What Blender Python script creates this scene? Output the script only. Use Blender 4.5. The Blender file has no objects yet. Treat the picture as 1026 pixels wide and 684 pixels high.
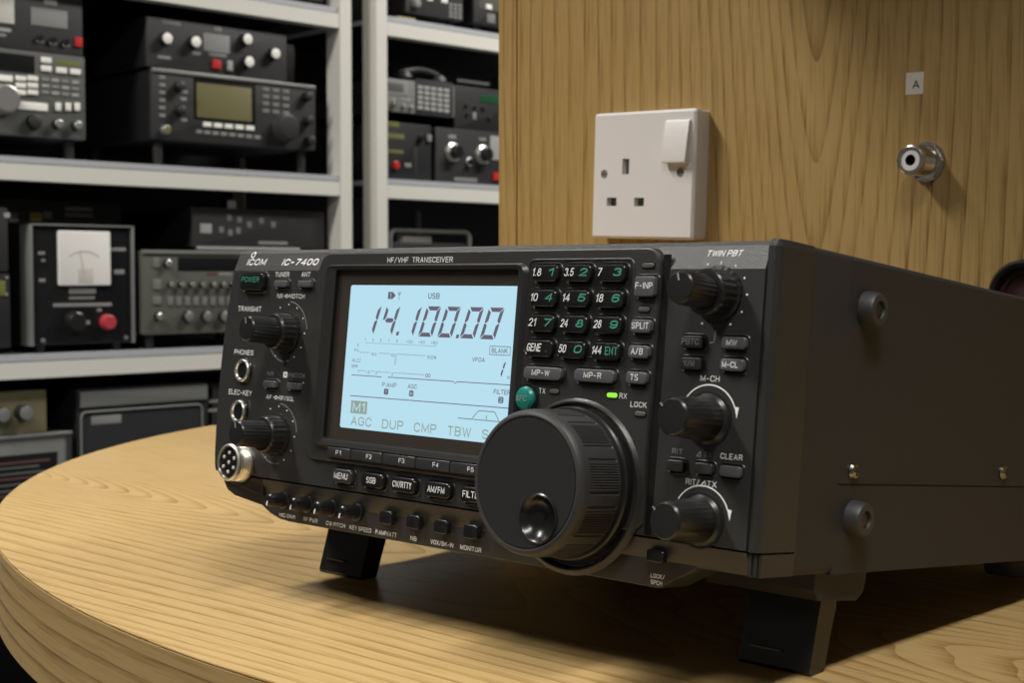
import bpy, bmesh, math, random
from mathutils import Matrix, Vector

SC = bpy.context.scene
COL = SC.collection
random.seed(4)
CAMZ = 0.89045                      # camera height above the floor; table top at 0.75
FPX = 1457.75                     # focal length in pixels for a 1026 px wide frame
PITCH = 0.045057

# ------------------------------------------------------------------ materials
MATS = {}
def mat(name, col, rough=0.5, metal=0.0, emit=None, strength=1.0, spec=0.5, bump=0.0, bscale=900.0, var=0.0):
    if name in MATS: return MATS[name]
    m = bpy.data.materials.new(name); m.use_nodes = True
    nt = m.node_tree; b = nt.nodes['Principled BSDF']
    b.inputs['Base Color'].default_value = (*col, 1)
    b.inputs['Roughness'].default_value = rough
    b.inputs['Metallic'].default_value = metal
    b.inputs['Specular IOR Level'].default_value = spec
    if emit:
        b.inputs['Emission Color'].default_value = (*emit, 1)
        b.inputs['Emission Strength'].default_value = strength
    if bump or var:
        tc = nt.nodes.new('ShaderNodeTexCoord'); n = nt.nodes.new('ShaderNodeTexNoise')
        n.inputs['Scale'].default_value = bscale; n.inputs['Detail'].default_value = 3
        nt.links.new(tc.outputs['Object'], n.inputs['Vector'])
        if bump:
            bp = nt.nodes.new('ShaderNodeBump'); bp.inputs['Strength'].default_value = bump; bp.inputs['Distance'].default_value = 0.0004
            nt.links.new(n.outputs['Fac'], bp.inputs['Height']); nt.links.new(bp.outputs['Normal'], b.inputs['Normal'])
        if var:
            r = nt.nodes.new('ShaderNodeMapRange')
            r.inputs['To Min'].default_value = max(0, rough - var); r.inputs['To Max'].default_value = min(1, rough + var)
            nt.links.new(n.outputs['Fac'], r.inputs['Value']); nt.links.new(r.outputs['Result'], b.inputs['Roughness'])
    MATS[name] = m
    return m

def wood(name, light, dark, vein, axes, x0, z0, rough=0.38, freq=95.0, flare=0.16, width=0.09, warp_=0.075, spec=0.4, fine=1.0, ringw=1.45):
    """Oak laminate. Grain runs along local Z of the mapped coordinate, X runs across it."""
    m = bpy.data.materials.new(name); m.use_nodes = True
    nt = m.node_tree; N = nt.nodes; L = nt.links; b = N['Principled BSDF']
    def math_(op, a, c=None):
        n = N.new('ShaderNodeMath'); n.operation = op
        for i, v in enumerate((a, c)):
            if v is None: continue
            if isinstance(v, (int, float)): n.inputs[i].default_value = v
            else: L.new(v, n.inputs[i])
        return n.outputs[0]
    tc = N.new('ShaderNodeTexCoord'); sep = N.new('ShaderNodeSeparateXYZ'); L.new(tc.outputs['Object'], sep.inputs['Vector'])
    if axes == 'band':                                    # grain follows the curved edge of the desk
        X = sep.outputs['Z']; Z = math_('MULTIPLY', math_('ARCTAN2', sep.outputs['Y'], math_('MULTIPLY', sep.outputs['X'], -1.0)), 0.78)
    else: X, Z = sep.outputs[axes[0]], sep.outputs[axes[1]]
    cmb = N.new('ShaderNodeCombineXYZ'); L.new(math_('MULTIPLY', X, 9.0), cmb.inputs['X']); L.new(math_('MULTIPLY', Z, 1.6), cmb.inputs['Z'])
    n1 = N.new('ShaderNodeTexNoise'); n1.inputs['Scale'].default_value = 1.0; n1.inputs['Detail'].default_value = 0.6
    L.new(cmb.outputs[0], n1.inputs['Vector'])
    warp = math_('MULTIPLY', math_('SUBTRACT', n1.outputs['Fac'], 0.5), warp_)
    dx = math_('SUBTRACT', X, x0); dz = math_('SUBTRACT', Z, z0)
    g = math_('EXPONENT', math_('MULTIPLY', math_('POWER', math_('DIVIDE', dx, width), 2.0), -1.0))
    soft = math_('SQRT', math_('ADD', math_('MULTIPLY', dx, dx), 0.00006))
    f = math_('ADD', math_('SUBTRACT', soft, math_('MULTIPLY', math_('MULTIPLY', dz, flare), g)), warp)
    ring = math_('FRACT', math_('MULTIPLY', f, freq))
    ring = math_('POWER', ring, 3.6)                      # slow rise, sharp fall: growth rings
    # weaker and stronger rings
    c2 = N.new('ShaderNodeCombineXYZ'); L.new(math_('MULTIPLY', f, 26.0), c2.inputs['X']); L.new(math_('MULTIPLY', Z, 0.8), c2.inputs['Z'])
    n2 = N.new('ShaderNodeTexNoise'); n2.inputs['Scale'].default_value = 1.0; n2.inputs['Detail'].default_value = 3; L.new(c2.outputs[0], n2.inputs['Vector'])
    # fine pores
    c3 = N.new('ShaderNodeCombineXYZ'); L.new(math_('MULTIPLY', X, 620.0), c3.inputs['X']); L.new(math_('MULTIPLY', Z, 22.0), c3.inputs['Z'])
    n3 = N.new('ShaderNodeTexNoise'); n3.inputs['Scale'].default_value = 1.0; n3.inputs['Detail'].default_value = 2; L.new(c3.outputs[0], n3.inputs['Vector'])
    fac = math_('ADD', math_('MULTIPLY', ring, math_('MULTIPLY', n2.outputs['Fac'], ringw)), math_('MULTIPLY', math_('SUBTRACT', n3.outputs['Fac'], 0.5), 0.9 * fine))
    mix = N.new('ShaderNodeValToRGB')
    e = mix.color_ramp.elements
    e[0].position = 0.0; e[0].color = (*light, 1); e[1].position = 0.55; e[1].color = (*dark, 1)
    k = e.new(1.0); k.color = (*vein, 1)
    L.new(fac, mix.inputs['Fac']); 
    L.new(mix.outputs['Color'], b.inputs['Base Color'])
    b.inputs['Roughness'].default_value = rough; b.inputs['Specular IOR Level'].default_value = spec
    MATS[name] = m
    return m

mat('case_black', (0.025, 0.025, 0.0255), 0.55, spec=0.35, bump=0.25, bscale=1800)
mat('panel_black', (0.026, 0.026, 0.025), 0.40, bump=0.35, bscale=2600)
mat('frame_black', (0.020, 0.020, 0.019), 0.33, bump=0.15, bscale=2600)
mat('gloss_black', (0.010, 0.010, 0.0105), 0.24)
mat('knob_black', (0.014, 0.014, 0.014), 0.30)
mat('knob_face', (0.021, 0.021, 0.021), 0.38)
mat('rubber', (0.034, 0.034, 0.034), 0.48)
mat('hole', (0.003, 0.003, 0.003), 0.6)
mat('grey_key', (0.085, 0.085, 0.092), 0.38)
mat('dark_key', (0.030, 0.030, 0.032), 0.35)
mat('print_white', (0.86, 0.86, 0.84), 0.6)
mat('print_grey', (0.26, 0.26, 0.26), 0.6)
mat('print_green', (0.045, 0.30, 0.20), 0.6)
mat('teal', (0.010, 0.19, 0.155), 0.30)
mat('chrome', (0.62, 0.60, 0.56), 0.20, 1.0)
mat('nickel', (0.82, 0.78, 0.71), 0.33, 0.9)
mat('screw_steel', (0.30, 0.29, 0.26), 0.25, 1.0)
mat('screw_dull', (0.24, 0.24, 0.21), 0.35, 0.2)
mat('dark_steel', (0.10, 0.10, 0.10), 0.3, 1.0)
mat('pin_hole', (0.62, 0.60, 0.54), 0.4, 0.2)
mat('lcd_glass', (0.046, 0.038, 0.031), 0.18)
mat('lcd_lit', (0.02, 0.03, 0.03), 0.35, emit=(0.46, 0.715, 0.84), strength=1.0)
mat('lcd_segment', (0.02, 0.02, 0.02), 0.4, emit=(0.12, 0.10, 0.145), strength=1.0)
mat('lcd_fine', (0.02, 0.02, 0.02), 0.4, emit=(0.15, 0.175, 0.20), strength=1.0)
mat('lcd_tan', (0.02, 0.02, 0.02), 0.4, emit=(0.27, 0.34, 0.29), strength=1.0)
mat('led_green', (0.05, 0.2, 0.02), 0.3, emit=(0.32, 0.82, 0.07), strength=0.95)
mat('led_off', (0.10, 0.10, 0.09), 0.3)
mat('socket_white', (0.70, 0.67, 0.655), 0.35)
mat('slot_dark', (0.09, 0.10, 0.085), 0.6)
mat('paper', (0.60, 0.565, 0.50), 0.7)
mat('ink', (0.02, 0.05, 0.035), 0.7)
mat('white_plastic', (0.75, 0.74, 0.70), 0.4)
mat('shelf_cream', (0.66, 0.65, 0.59), 0.45, bump=0.1, bscale=200)
mat('shelf_edge', (0.50, 0.51, 0.54), 0.35, 0.2)
mat('post_cream', (0.66, 0.65, 0.59), 0.45)
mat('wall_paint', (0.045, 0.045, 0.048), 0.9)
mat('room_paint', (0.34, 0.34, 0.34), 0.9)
mat('ceiling_white', (0.55, 0.55, 0.54), 0.9)
mat('carpet', (0.06, 0.062, 0.07), 0.95, bump=0.5, bscale=300)
mat('dark_core', (0.05, 0.032, 0.015), 0.8)
mat('steel_leg', (0.30, 0.30, 0.31), 0.35, 0.9)
mat('dev_black', (0.012, 0.012, 0.013), 0.5)
mat('dev_dark', (0.006, 0.006, 0.0065), 0.6)
mat('dev_char', (0.021, 0.021, 0.022), 0.5)
mat('dev_grey', (0.090, 0.093, 0.085), 0.45)
mat('dev_olive', (0.090, 0.092, 0.074), 0.5)
mat('dev_gold', (0.21, 0.19, 0.105), 0.4, 0.3)
mat('dev_midgrey', (0.17, 0.175, 0.165), 0.5)
mat('label_grey', (0.22, 0.22, 0.215), 0.6)
mat('key_white', (0.86, 0.85, 0.78), 0.4)
mat('key_grey', (0.34, 0.34, 0.33), 0.45)
mat('silver', (0.72, 0.71, 0.68), 0.28, 0.85)
mat('red_key', (0.50, 0.030, 0.028), 0.35)
mat('crimson', (0.45, 0.045, 0.055), 0.4)
mat('olive_lcd', (0.165, 0.148, 0.066), 0.4)
mat('green_lcd', (0.02, 0.075, 0.035), 0.3)
mat('meter_white', (0.78, 0.76, 0.72), 0.4)
mat('meter_beige', (0.55, 0.53, 0.48), 0.5)
mat('yellow_mark', (0.42, 0.29, 0.06), 0.6)
mat('lime_mark', (0.14, 0.15, 0.035), 0.6)
mat('tan_card', (0.42, 0.33, 0.18), 0.8)
mat('dim_red', (0.095, 0.042, 0.040), 0.6)
mat('grille_cloth', (0.014, 0.014, 0.016), 0.85, bump=0.6, bscale=700)
mat('ring_black', (0.014, 0.014, 0.015), 0.35)
mat('ring_red', (0.055, 0.018, 0.013), 0.6)

# ------------------------------------------------------------------ mesh builder
def EL(cx, cz, rx, rz, a0, a1, n=9):
    return [(cx + rx * math.cos(math.radians(a0 + (a1 - a0) * i / n)), cz + rz * math.sin(math.radians(a0 + (a1 - a0) * i / n))) for i in range(n + 1)]
GLYPH = {
 'A': [[(0, 0), (.31, 1), (.62, 0)], [(.11, .33), (.51, .33)]],
 'B': [[(0, 0), (0, 1), (.33, 1)] + EL(.33, .76, .24, .24, 90, -90) + [(0, .52)], [(.33, .52)] + EL(.33, .26, .27, .26, 90, -90) + [(0, 0)]],
 'C': [EL(.31, .68, .31, .32, 15, 180) + EL(.31, .32, .31, .32, 180, 345)],
 'D': [[(0, 0), (0, 1), (.28, 1)] + EL(.28, .64, .32, .36, 90, 0) + EL(.28, .36, .32, .36, 0, -90) + [(0, 0)]],
 'E': [[(.52, 1), (0, 1), (0, 0), (.52, 0)], [(0, .52), (.46, .52)]],
 'F': [[(.50, 1), (0, 1), (0, 0)], [(0, .50), (.44, .50)]],
 'G': [EL(.31, .68, .31, .32, 20, 180) + EL(.31, .32, .31, .32, 180, 360) + [(.62, .47), (.36, .47)]],
 'H': [[(0, 0), (0, 1)], [(.58, 0), (.58, 1)], [(0, .52), (.58, .52)]],
 'I': [[(0, 0), (0, 1)]],
 'J': [[(.45, 1), (.45, .22)] + EL(.22, .22, .23, .22, 0, -180)],
 'K': [[(0, 0), (0, 1)], [(.56, 1), (.0, .38)], [(.2, .60), (.60, 0)]],
 'L': [[(0, 1), (0, 0), (.48, 0)]],
 'M': [[(0, 0), (0, 1), (.36, .12), (.72, 1), (.72, 0)]],
 'N': [[(0, 0), (0, 1), (.58, 0), (.58, 1)]],
 'O': [EL(.32, .67, .32, .33, 0, 180) + EL(.32, .33, .32, .33, 180, 360) + [(.64, .67)]],
 'P': [[(0, 0), (0, 1), (.32, 1)] + EL(.32, .73, .25, .27, 90, -90) + [(0, .46)]],
 'Q': [EL(.32, .67, .32, .33, 0, 180) + EL(.32, .33, .32, .33, 180, 360) + [(.64, .67)], [(.38, .22), (.64, -.02)]],
 'R': [[(0, 0), (0, 1), (.33, 1)] + EL(.33, .75, .25, .25, 90, -90) + [(0, .50)], [(.33, .50), (.60, 0)]],
 'S': [EL(.29, .75, .28, .25, 25, 270) + EL(.29, .25, .29, .25, 90, -155)],
 'T': [[(0, 1), (.58, 1)], [(.29, 1), (.29, 0)]],
 'U': [[(0, 1), (0, .3)] + EL(.29, .3, .29, .3, 180, 360) + [(.58, 1)]],
 'V': [[(0, 1), (.30, 0), (.60, 1)]],
 'W': [[(0, 1), (.21, 0), (.42, .95), (.63, 0), (.84, 1)]],
 'X': [[(0, 0), (.58, 1)], [(0, 1), (.58, 0)]],
 'Y': [[(0, 1), (.29, .48), (.58, 1)], [(.29, .48), (.29, 0)]],
 'Z': [[(0, 1), (.55, 1), (0, 0), (.56, 0)]],
 '0': [EL(.27, .70, .27, .30, 0, 180) + EL(.27, .30, .27, .30, 180, 360) + [(.54, .70)]],
 '1': [[(0, .76), (.20, 1), (.20, 0)]],
 '2': [EL(.26, .72, .26, .28, 170, -30) + [(.0, 0), (.53, 0)]],
 '3': [EL(.25, .76, .25, .24, 160, -90) + EL(.25, .26, .28, .26, 90, -160)],
 '4': [[(.42, 0), (.42, 1), (0, .30), (.56, .30)]],
 '5': [[(.50, 1), (.08, 1), (.03, .52)] + EL(.26, .32, .27, .32, 130, -155)],
 '6': [EL(.28, .68, .27, .32, 30, 180) + [(.0, .32)] + EL(.28, .31, .27, .31, 180, 540)],
 '7': [[(0, 1), (.52, 1), (.18, 0)]],
 '8': [EL(.27, .77, .20, .23, 0, 360), EL(.27, .27, .27, .27, 0, 360)],
 '9': [EL(.27, .69, .27, .31, 0, 360) + [(.54, .40)] + EL(.27, .32, .27, .32, 0, -150)],
 '-': [[(.02, .45), (.34, .45)]], '/': [[(0, -.05), (.38, 1.05)]], '.': [[(0, .03), (.03, .03)]], '+': [[(0, .45), (.4, .45)], [(.2, .2), (.2, .7)]],
 '%': [[(.05, 0), (.6, 1)], EL(.13, .78, .13, .2, 0, 360), EL(.52, .22, .13, .2, 0, 360)],
 'o': [EL(.24, .33, .24, .33, 0, 360)], 'c': [EL(.24, .33, .24, .33, 40, 320)], ' ': []}
def _text_strokes(s):
    x = 0; out = []; xm = 0
    for ch in s:
        if ch == ' ': x += .34; continue
        w = max(p[0] for st in GLYPH[ch] for p in st)
        for st in GLYPH[ch]: out.append([(x + a, b) for a, b in st])
        xm = x + w; x = xm + .27 + (.08 if ch in '/-' else 0)
    return out, max(xm, .05)

def rr(x0, x1, z0, z1, r, n=5):
    r = min(r, (x1 - x0) / 2 - 1e-6, (z1 - z0) / 2 - 1e-6)
    P = []
    for cx, cz, a in ((x1 - r, z0 + r, -90), (x1 - r, z1 - r, 0), (x0 + r, z1 - r, 90), (x0 + r, z0 + r, 180)):
        for i in range(n + 1):
            t = math.radians(a + 90 * i / n); P.append((cx + r * math.cos(t), cz + r * math.sin(t)))
    return P
def circ(cx, cz, r, n=32):
    return [(cx + r * math.cos(2 * math.pi * i / n), cz + r * math.sin(2 * math.pi * i / n)) for i in range(n)]
def inset(P, d):
    n = len(P); Q = []
    for i in range(n):
        a, b, c = Vector(P[i - 1]), Vector(P[i]), Vector(P[(i + 1) % n])
        e1 = (b - a); e2 = (c - b)
        if e1.length < 1e-9: e1 = e2
        if e2.length < 1e-9: e2 = e1
        n1 = Vector((-e1.y, e1.x)).normalized(); n2 = Vector((-e2.y, e2.x)).normalized()
        m = n1 + n2
        if m.length < 1e-6: m = n1
        m.normalize(); k = d / max(0.35, m.dot(n1))
        Q.append((b.x + m.x * k, b.y + m.y * k))
    return Q

class MB:
    def __init__(s, scale=0.001):
        s.v = []; s.f = []; s.fm = []; s.mats = []; s.sc = scale; s.M = Matrix.Identity(4)
    def mi(s, m):
        m = MATS[m]
        if m not in s.mats: s.mats.append(m)
        return s.mats.index(m)
    def add(s, vs, fs, m):
        o = len(s.v); k = s.mi(m)
        for p in vs: s.v.append(s.M @ Vector(p))
        for f in fs: s.f.append([o + i for i in f]); s.fm.append(k)
    def prism(s, P, y0, y1, m, bev=0.0, steps=3, back=True, front_m=None):
        """outline P in (x, z), front cap at y0 (towards the viewer), back cap at y1"""
        n = len(P); rings = [(P, y1)]
        if bev > 0:
            for i in range(steps + 1):
                t = i / steps * math.pi / 2
                rings.append((inset(P, bev * (1 - math.cos(t))), y0 + bev * (1 - math.sin(t))))
        else: rings.append((P, y0))
        vs = []; fs = []
        for Q, y in rings: vs += [(x, y, z) for x, z in Q]
        for k in range(len(rings) - 1):
            for i in range(n):
                j = (i + 1) % n; fs.append((k * n + i, k * n + j, (k + 1) * n + j, (k + 1) * n + i))
        if back: fs.append(tuple(range(n - 1, -1, -1)))
        cap = tuple((len(rings) - 1) * n + i for i in range(n))
        if front_m: s.add(vs, fs, m); s.add([vs[i] for i in cap], [tuple(range(n))], front_m)
        else: s.add(vs, fs + [cap], m)
        return s
    def box(s, x0, x1, y0, y1, z0, z1, m, bev=0.0):
        return s.prism(rr(x0, x1, z0, z1, max(bev, 1e-5), 3) if bev else [(x0, z0), (x1, z0), (x1, z1), (x0, z1)], y0, y1, m, bev)
    def xprism(s, P, x0, x1, m):
        """profile P in (y, z) extruded along x"""
        n = len(P); vs = [(x0, y, z) for y, z in P] + [(x1, y, z) for y, z in P]
        fs = [(i, (i + 1) % n, n + (i + 1) % n, n + i) for i in range(n)] + [tuple(range(n - 1, -1, -1)), tuple(range(n, 2 * n))]
        s.add(vs, fs, m); return s
    def zprism(s, P, z0, z1, m):
        """plan outline P in (x, y) extruded along z"""
        n = len(P); vs = [(x, y, z0) for x, y in P] + [(x, y, z1) for x, y in P]
        fs = [(i, (i + 1) % n, n + (i + 1) % n, n + i) for i in range(n)] + [tuple(range(n - 1, -1, -1)), tuple(range(n, 2 * n))]
        s.add(vs, fs, m); return s
    def ring(s, Po, yo, Pi, yi, m):
        n = len(Po); s.add([(x, yo, z) for x, z in Po] + [(x, yi, z) for x, z in Pi], [(i, (i + 1) % n, n + (i + 1) % n, n + i) for i in range(n)], m); return s
    def sheet(s, P, y, m):
        s.add([(x, y, z) for x, z in P], [tuple(range(len(P)))], m); return s
    def plate(s, outer, holes, y, m):
        """flat plate with holes"""
        bm = bmesh.new(); ed = []
        for lp in [outer] + holes:
            v = [bm.verts.new((x, y, z)) for x, z in lp]
            ed += [bm.edges.new((v[i], v[(i + 1) % len(v)])) for i in range(len(v))]
        bmesh.ops.triangle_fill(bm, edges=ed, use_beauty=True)
        bm.verts.index_update()
        s.add([tuple(v.co) for v in bm.verts], [tuple(v.index for v in f.verts) for f in bm.faces], m); bm.free(); return s
    def lathe(s, prof, cx, cz, m, seg=40, mod=None, caps=True):
        """profile [(radius, y)] turned about an axis along y"""
        vs = []; fs = []
        for r, y in prof:
            for i in range(seg):
                a = 2 * math.pi * i / seg
                q = mod(a, r, y) if mod else r
                vs.append((cx + q * math.cos(a), y, cz + q * math.sin(a)))
        for k in range(len(prof) - 1):
            for i in range(seg):
                j = (i + 1) % seg; fs.append((k * seg + i, k * seg + j, (k + 1) * seg + j, (k + 1) * seg + i))
        if caps:
            fs.append(tuple(range(seg))); fs.append(tuple((len(prof) - 1) * seg + i for i in range(seg - 1, -1, -1)))
        s.add(vs, fs, m); return s
    def tube(s, path, r, m, seg=10):
        pts = [Vector(p) for p in path]; vs = []; fs = []
        for i, p in enumerate(pts):
            t = (pts[min(i + 1, len(pts) - 1)] - pts[max(i - 1, 0)]).normalized()
            u = t.cross(Vector((0.13, 1, 0.07))).normalized(); w = t.cross(u)
            for j in range(seg):
                a = 2 * math.pi * j / seg; vs.append(tuple(p + u * r * math.cos(a) + w * r * math.sin(a)))
        for i in range(len(pts) - 1):
            for j in range(seg):
                k = (j + 1) % seg; fs.append((i * seg + j, i * seg + k, (i + 1) * seg + k, (i + 1) * seg + j))
        fs += [tuple(range(seg)), tuple((len(pts) - 1) * seg + j for j in range(seg - 1, -1, -1))]
        s.add(vs, fs, m); return s
    def arc(s, cx, cz, r, a0, a1, w, y, m, n=24):
        vs = []; fs = []
        for i in range(n + 1):
            a = math.radians(a0 + (a1 - a0) * i / n)
            for q in (r - w / 2, r + w / 2): vs.append((cx + q * math.cos(a), y, cz + q * math.sin(a)))
        for i in range(n): fs.append((2 * i, 2 * i + 1, 2 * i + 3, 2 * i + 2))
        s.add(vs, fs, m); return s
    def dot(s, x, z, r, y, m): return s.sheet(circ(x, z, r, 10), y, m)
    def line(s, x0, z0, x1, z1, w, y, m):
        d = Vector((x1 - x0, z1 - z0)).normalized() * w / 2; q = (-d.y, d.x)
        return s.sheet([(x0 + q[0], z0 + q[1]), (x1 + q[0], z1 + q[1]), (x1 - q[0], z1 - q[1]), (x0 - q[0], z0 - q[1])], y, m)
    def text(s, t, cx, cz, w, h, y, m, shear=0.0, bold=0.0, wt=0.128):
        """drawn letters; y is a number or a function of z (for sloping faces)"""
        st, xm = _text_strokes(t); tk = h * (wt + bold * 1.5); vs = []; fs = []
        yf = y if callable(y) else (lambda z: y)
        iw, ih = max(w - tk, .01), h - tk
        def P(a, b):
            z = (b - .5) * ih; return Vector((cx - iw / 2 + (a / xm * iw if xm > .06 else iw / 2) + shear * z, cz + z))
        for pl in st:
            q = [P(*p) for p in pl]; n0 = len(vs)
            for i, p in enumerate(q):
                d1 = (p - q[i - 1]) if i else (q[1] - p); d2 = (q[i + 1] - p) if i + 1 < len(q) else d1
                d1 = d1.normalized() if d1.length > 1e-9 else Vector((1, 0)); d2 = d2.normalized() if d2.length > 1e-9 else d1
                n1 = Vector((-d1.y, d1.x)); n2 = Vector((-d2.y, d2.x)); mm = n1 + n2
                mm = mm.normalized() if mm.length > .05 else n1
                k = tk / 2 / max(.42, mm.dot(n1))
                e = -d1 * tk * .4 if i == 0 else d2 * tk * .4 if i == len(q) - 1 else Vector((0, 0))
                for sg in (1, -1):
                    r = p + e + mm * k * sg; vs.append((r.x, yf(r.y), r.y))
            for i in range(len(q) - 1): fs.append((n0 + 2 * i, n0 + 2 * i + 1, n0 + 2 * i + 3, n0 + 2 * i + 2))
        s.add(vs, fs, m); return s
    def build(s, name, parent=None, loc=None, smooth=26):
        me = bpy.data.meshes.new(name)
        me.from_pydata([tuple(v * s.sc) for v in s.v], [], s.f)
        for m in s.mats: me.materials.append(m)
        me.polygons.foreach_set('material_index', s.fm)
        bm = bmesh.new(); bm.from_mesh(me); bmesh.ops.recalc_face_normals(bm, faces=bm.faces[:]); bm.to_mesh(me); bm.free()
        if smooth:
            me.polygons.foreach_set('use_smooth', [True] * len(me.polygons)); me.set_sharp_from_angle(angle=math.radians(smooth))
        me.update()
        o = bpy.data.objects.new(name, me); COL.objects.link(o)
        if parent: o.parent = parent
        if loc: o.location = loc
        return o

def tag(o, label=None, cat=None, group=None, kind=None):
    if label: o['label'] = label
    if cat: o['category'] = cat
    if group: o['group'] = group
    if kind: o['kind'] = kind
    return o
def empty(name, label, cat, loc, rz=0.0, group=None, rot=None):
    o = bpy.data.objects.new(name, None); COL.objects.link(o); o.empty_display_size = 0.02
    o.location = loc
    o.rotation_euler = rot if rot else (0, 0, rz)
    return tag(o, label, cat, group)
def copy_part(o, parent, dx=0, dy=0, dz=0):
    c = o.copy(); COL.objects.link(c); c.parent = parent
    c.location = (o.location.x + dx * 0.001, o.location.y + dy * 0.001, o.location.z + dz * 0.001)
    for ch in list(o.children): copy_part(ch, c)
    return c

# ------------------------------------------------------------------ directions of the place
WA = math.radians(-44.4)                                  # the oak partition runs at this angle
WE = Vector((math.cos(WA), math.sin(WA), 0)); WN = Vector((-math.sin(WA), math.cos(WA), 0))   # along it, into it
WD = 0.78
SA = math.atan2(1458, 1487)                               # the shelving runs at this angle
SE = Vector((math.cos(SA), math.sin(SA), 0)); SN = Vector((-math.sin(SA), math.cos(SA), 0))
SK = 1.08; SD = 2.0337 * SK

def structure(o): o['kind'] = 'structure'; return o
def placed(mb, name, origin, rz):
    o = mb.build(name); o.location = origin; o.rotation_euler = (0, 0, rz); return structure(o)

wood('oak_wall', (0.385, 0.258, 0.096), (0.275, 0.172, 0.055), (0.140, 0.075, 0.021), 'XZ', -0.500, 0.96, rough=0.36, freq=92.0, flare=0.17, width=0.075, fine=2.3, ringw=1.25, warp_=0.05)
wood('oak_trim', (0.385, 0.258, 0.096), (0.275, 0.172, 0.055), (0.140, 0.075, 0.021), 'XZ', -0.30, 0.9, rough=0.36, freq=92.0, fine=2.3, ringw=1.25)
wood('oak_table', (0.545, 0.378, 0.165), (0.375, 0.236, 0.084), (0.26, 0.145, 0.045), 'YX', -0.588, -0.33, rough=0.34, freq=125.0, flare=-0.30, width=0.055, fine=1.5, ringw=1.3, warp_=0.07)
wood('oak_band', (0.45, 0.300, 0.125), (0.29, 0.180, 0.064), (0.13, 0.072, 0.021), 'band', 0.69, 0.0, rough=0.42, freq=110.0, flare=0.0, width=0.4, warp_=0.016, fine=1.6)

# ------------------------------------------------------------------ the room
def room():
    o0 = (0, 0, 0)
    b = MB(1); b.box(-2.9, 2.6, -3.2, 4.6, -0.05, 0.0, 'carpet'); placed(b, 'floor', o0, WA)
    b = MB(1); b.box(-2.9, 2.6, -3.2, 4.6, 2.62, 2.67, 'ceiling_white'); placed(b, 'ceiling', o0, WA)
    b = MB(1); b.box(2.6, 2.68, -3.2, 4.6, 0, 2.62, 'room_paint'); placed(b, 'wall_right', o0, WA)
    b = MB(1); b.box(-2.9, 2.6, -3.28, -3.2, 0, 2.62, 'room_paint'); placed(b, 'wall_front', o0, WA)
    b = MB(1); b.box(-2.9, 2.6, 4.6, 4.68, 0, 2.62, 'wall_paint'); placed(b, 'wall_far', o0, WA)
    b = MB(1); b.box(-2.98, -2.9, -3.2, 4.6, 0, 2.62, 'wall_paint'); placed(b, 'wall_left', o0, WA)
    # oak partition behind the desk, with its edge strip and an unseen shelf board added to shade the wall top
    b = MB(1); b.box(-0.7580, 2.6, WD, WD + 0.03, 0, 1.95, 'oak_wall'); placed(b, 'wall_back', o0, WA)
    b = MB(1); b.box(-0.7776, -0.7594, WD, WD + 0.03, 0, 1.95, 'oak_trim')
    b.box(-0.7594, -0.7580, WD + 0.004, WD + 0.03, 0, 1.95, 'dark_core'); placed(b, 'trim_1', o0, WA)
    b = MB(1); b.box(-0.70, 2.6, WD - 0.29, WD, 1.335, 1.36, 'oak_trim'); placed(b, 'shade_shelf', o0, WA)
room()

# ------------------------------------------------------------------ the desk
def desk():
    cx, cy, R = 0.442158 * 1.0104, 1.065246 * 1.0104, 0.776409 * 1.0104
    t = empty('desk', 'light oak laminate desk with a wide rounded end and thick banded edge', 'desk', (cx, cy, 0.0), WA)
    c = Vector((cx, cy, 0)); ce, cn = c.dot(WE), c.dot(WN)
    lim = WD - 0.0008 - cn                                # the desk stops at the partition
    a0 = math.asin(lim / R)
    def outline(r):
        l = lim; a = math.asin(l / r); n = 220; P = []
        for i in range(n + 1):
            th = (math.pi - a) + (math.pi + 2 * a) * i / n
            P.append((r * math.cos(th), r * math.sin(th)))
        return P
    b = MB(1); b.zprism(outline(R), 0.7494, 0.75, 'oak_table'); b.build('tabletop', t)
    b = MB(1); b.zprism(outline(R - 0.0006), 0.706, 0.7494, 'dark_core'); b.build('core', t)
    b = MB(1); Po = outline(R + 0.0004); Pi = outline(R - 0.0006); n = len(Po)
    vs = [(x, y, 0.7049) for x, y in Po] + [(x, y, 0.7490) for x, y in Po] + [(x, y, 0.7490) for x, y in Pi] + [(x, y, 0.7049) for x, y in Pi]
    fs = []
    for i in range(n - 1):
        for k in range(4): fs.append((k * n + i, k * n + i + 1, ((k + 1) % 4) * n + i + 1, ((k + 1) % 4) * n + i))
    b.add(vs, fs, 'oak_band'); b.build('edge_band', t)
    for x, y in ((-0.38, -0.05), (0.40, -0.05), (0.0, -0.50)):
        b = MB(1); b.M = Matrix.Translation((x, y, 0)) @ Matrix.Rotation(math.radians(90), 4, 'X')
        b.lathe([(0.045, 0.0), (0.045, 0.012), (0.03, 0.014), (0.03, 0.7)], 0, 0, 'steel_leg', 28)
        b.build('leg', t)
desk()

# ------------------------------------------------------------------ wall fittings
def wall_thing(name, label, cat, e, z, rot=0.0, group=None):
    p = WE * e + WN * WD
    o = empty(name, label, cat, (p.x, p.y, z + CAMZ), 0, group)
    o.rotation_euler = (Matrix.Rotation(WA, 3, 'Z') @ Matrix.Rotation(rot, 3, 'Y')).to_euler()
    return o

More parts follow.
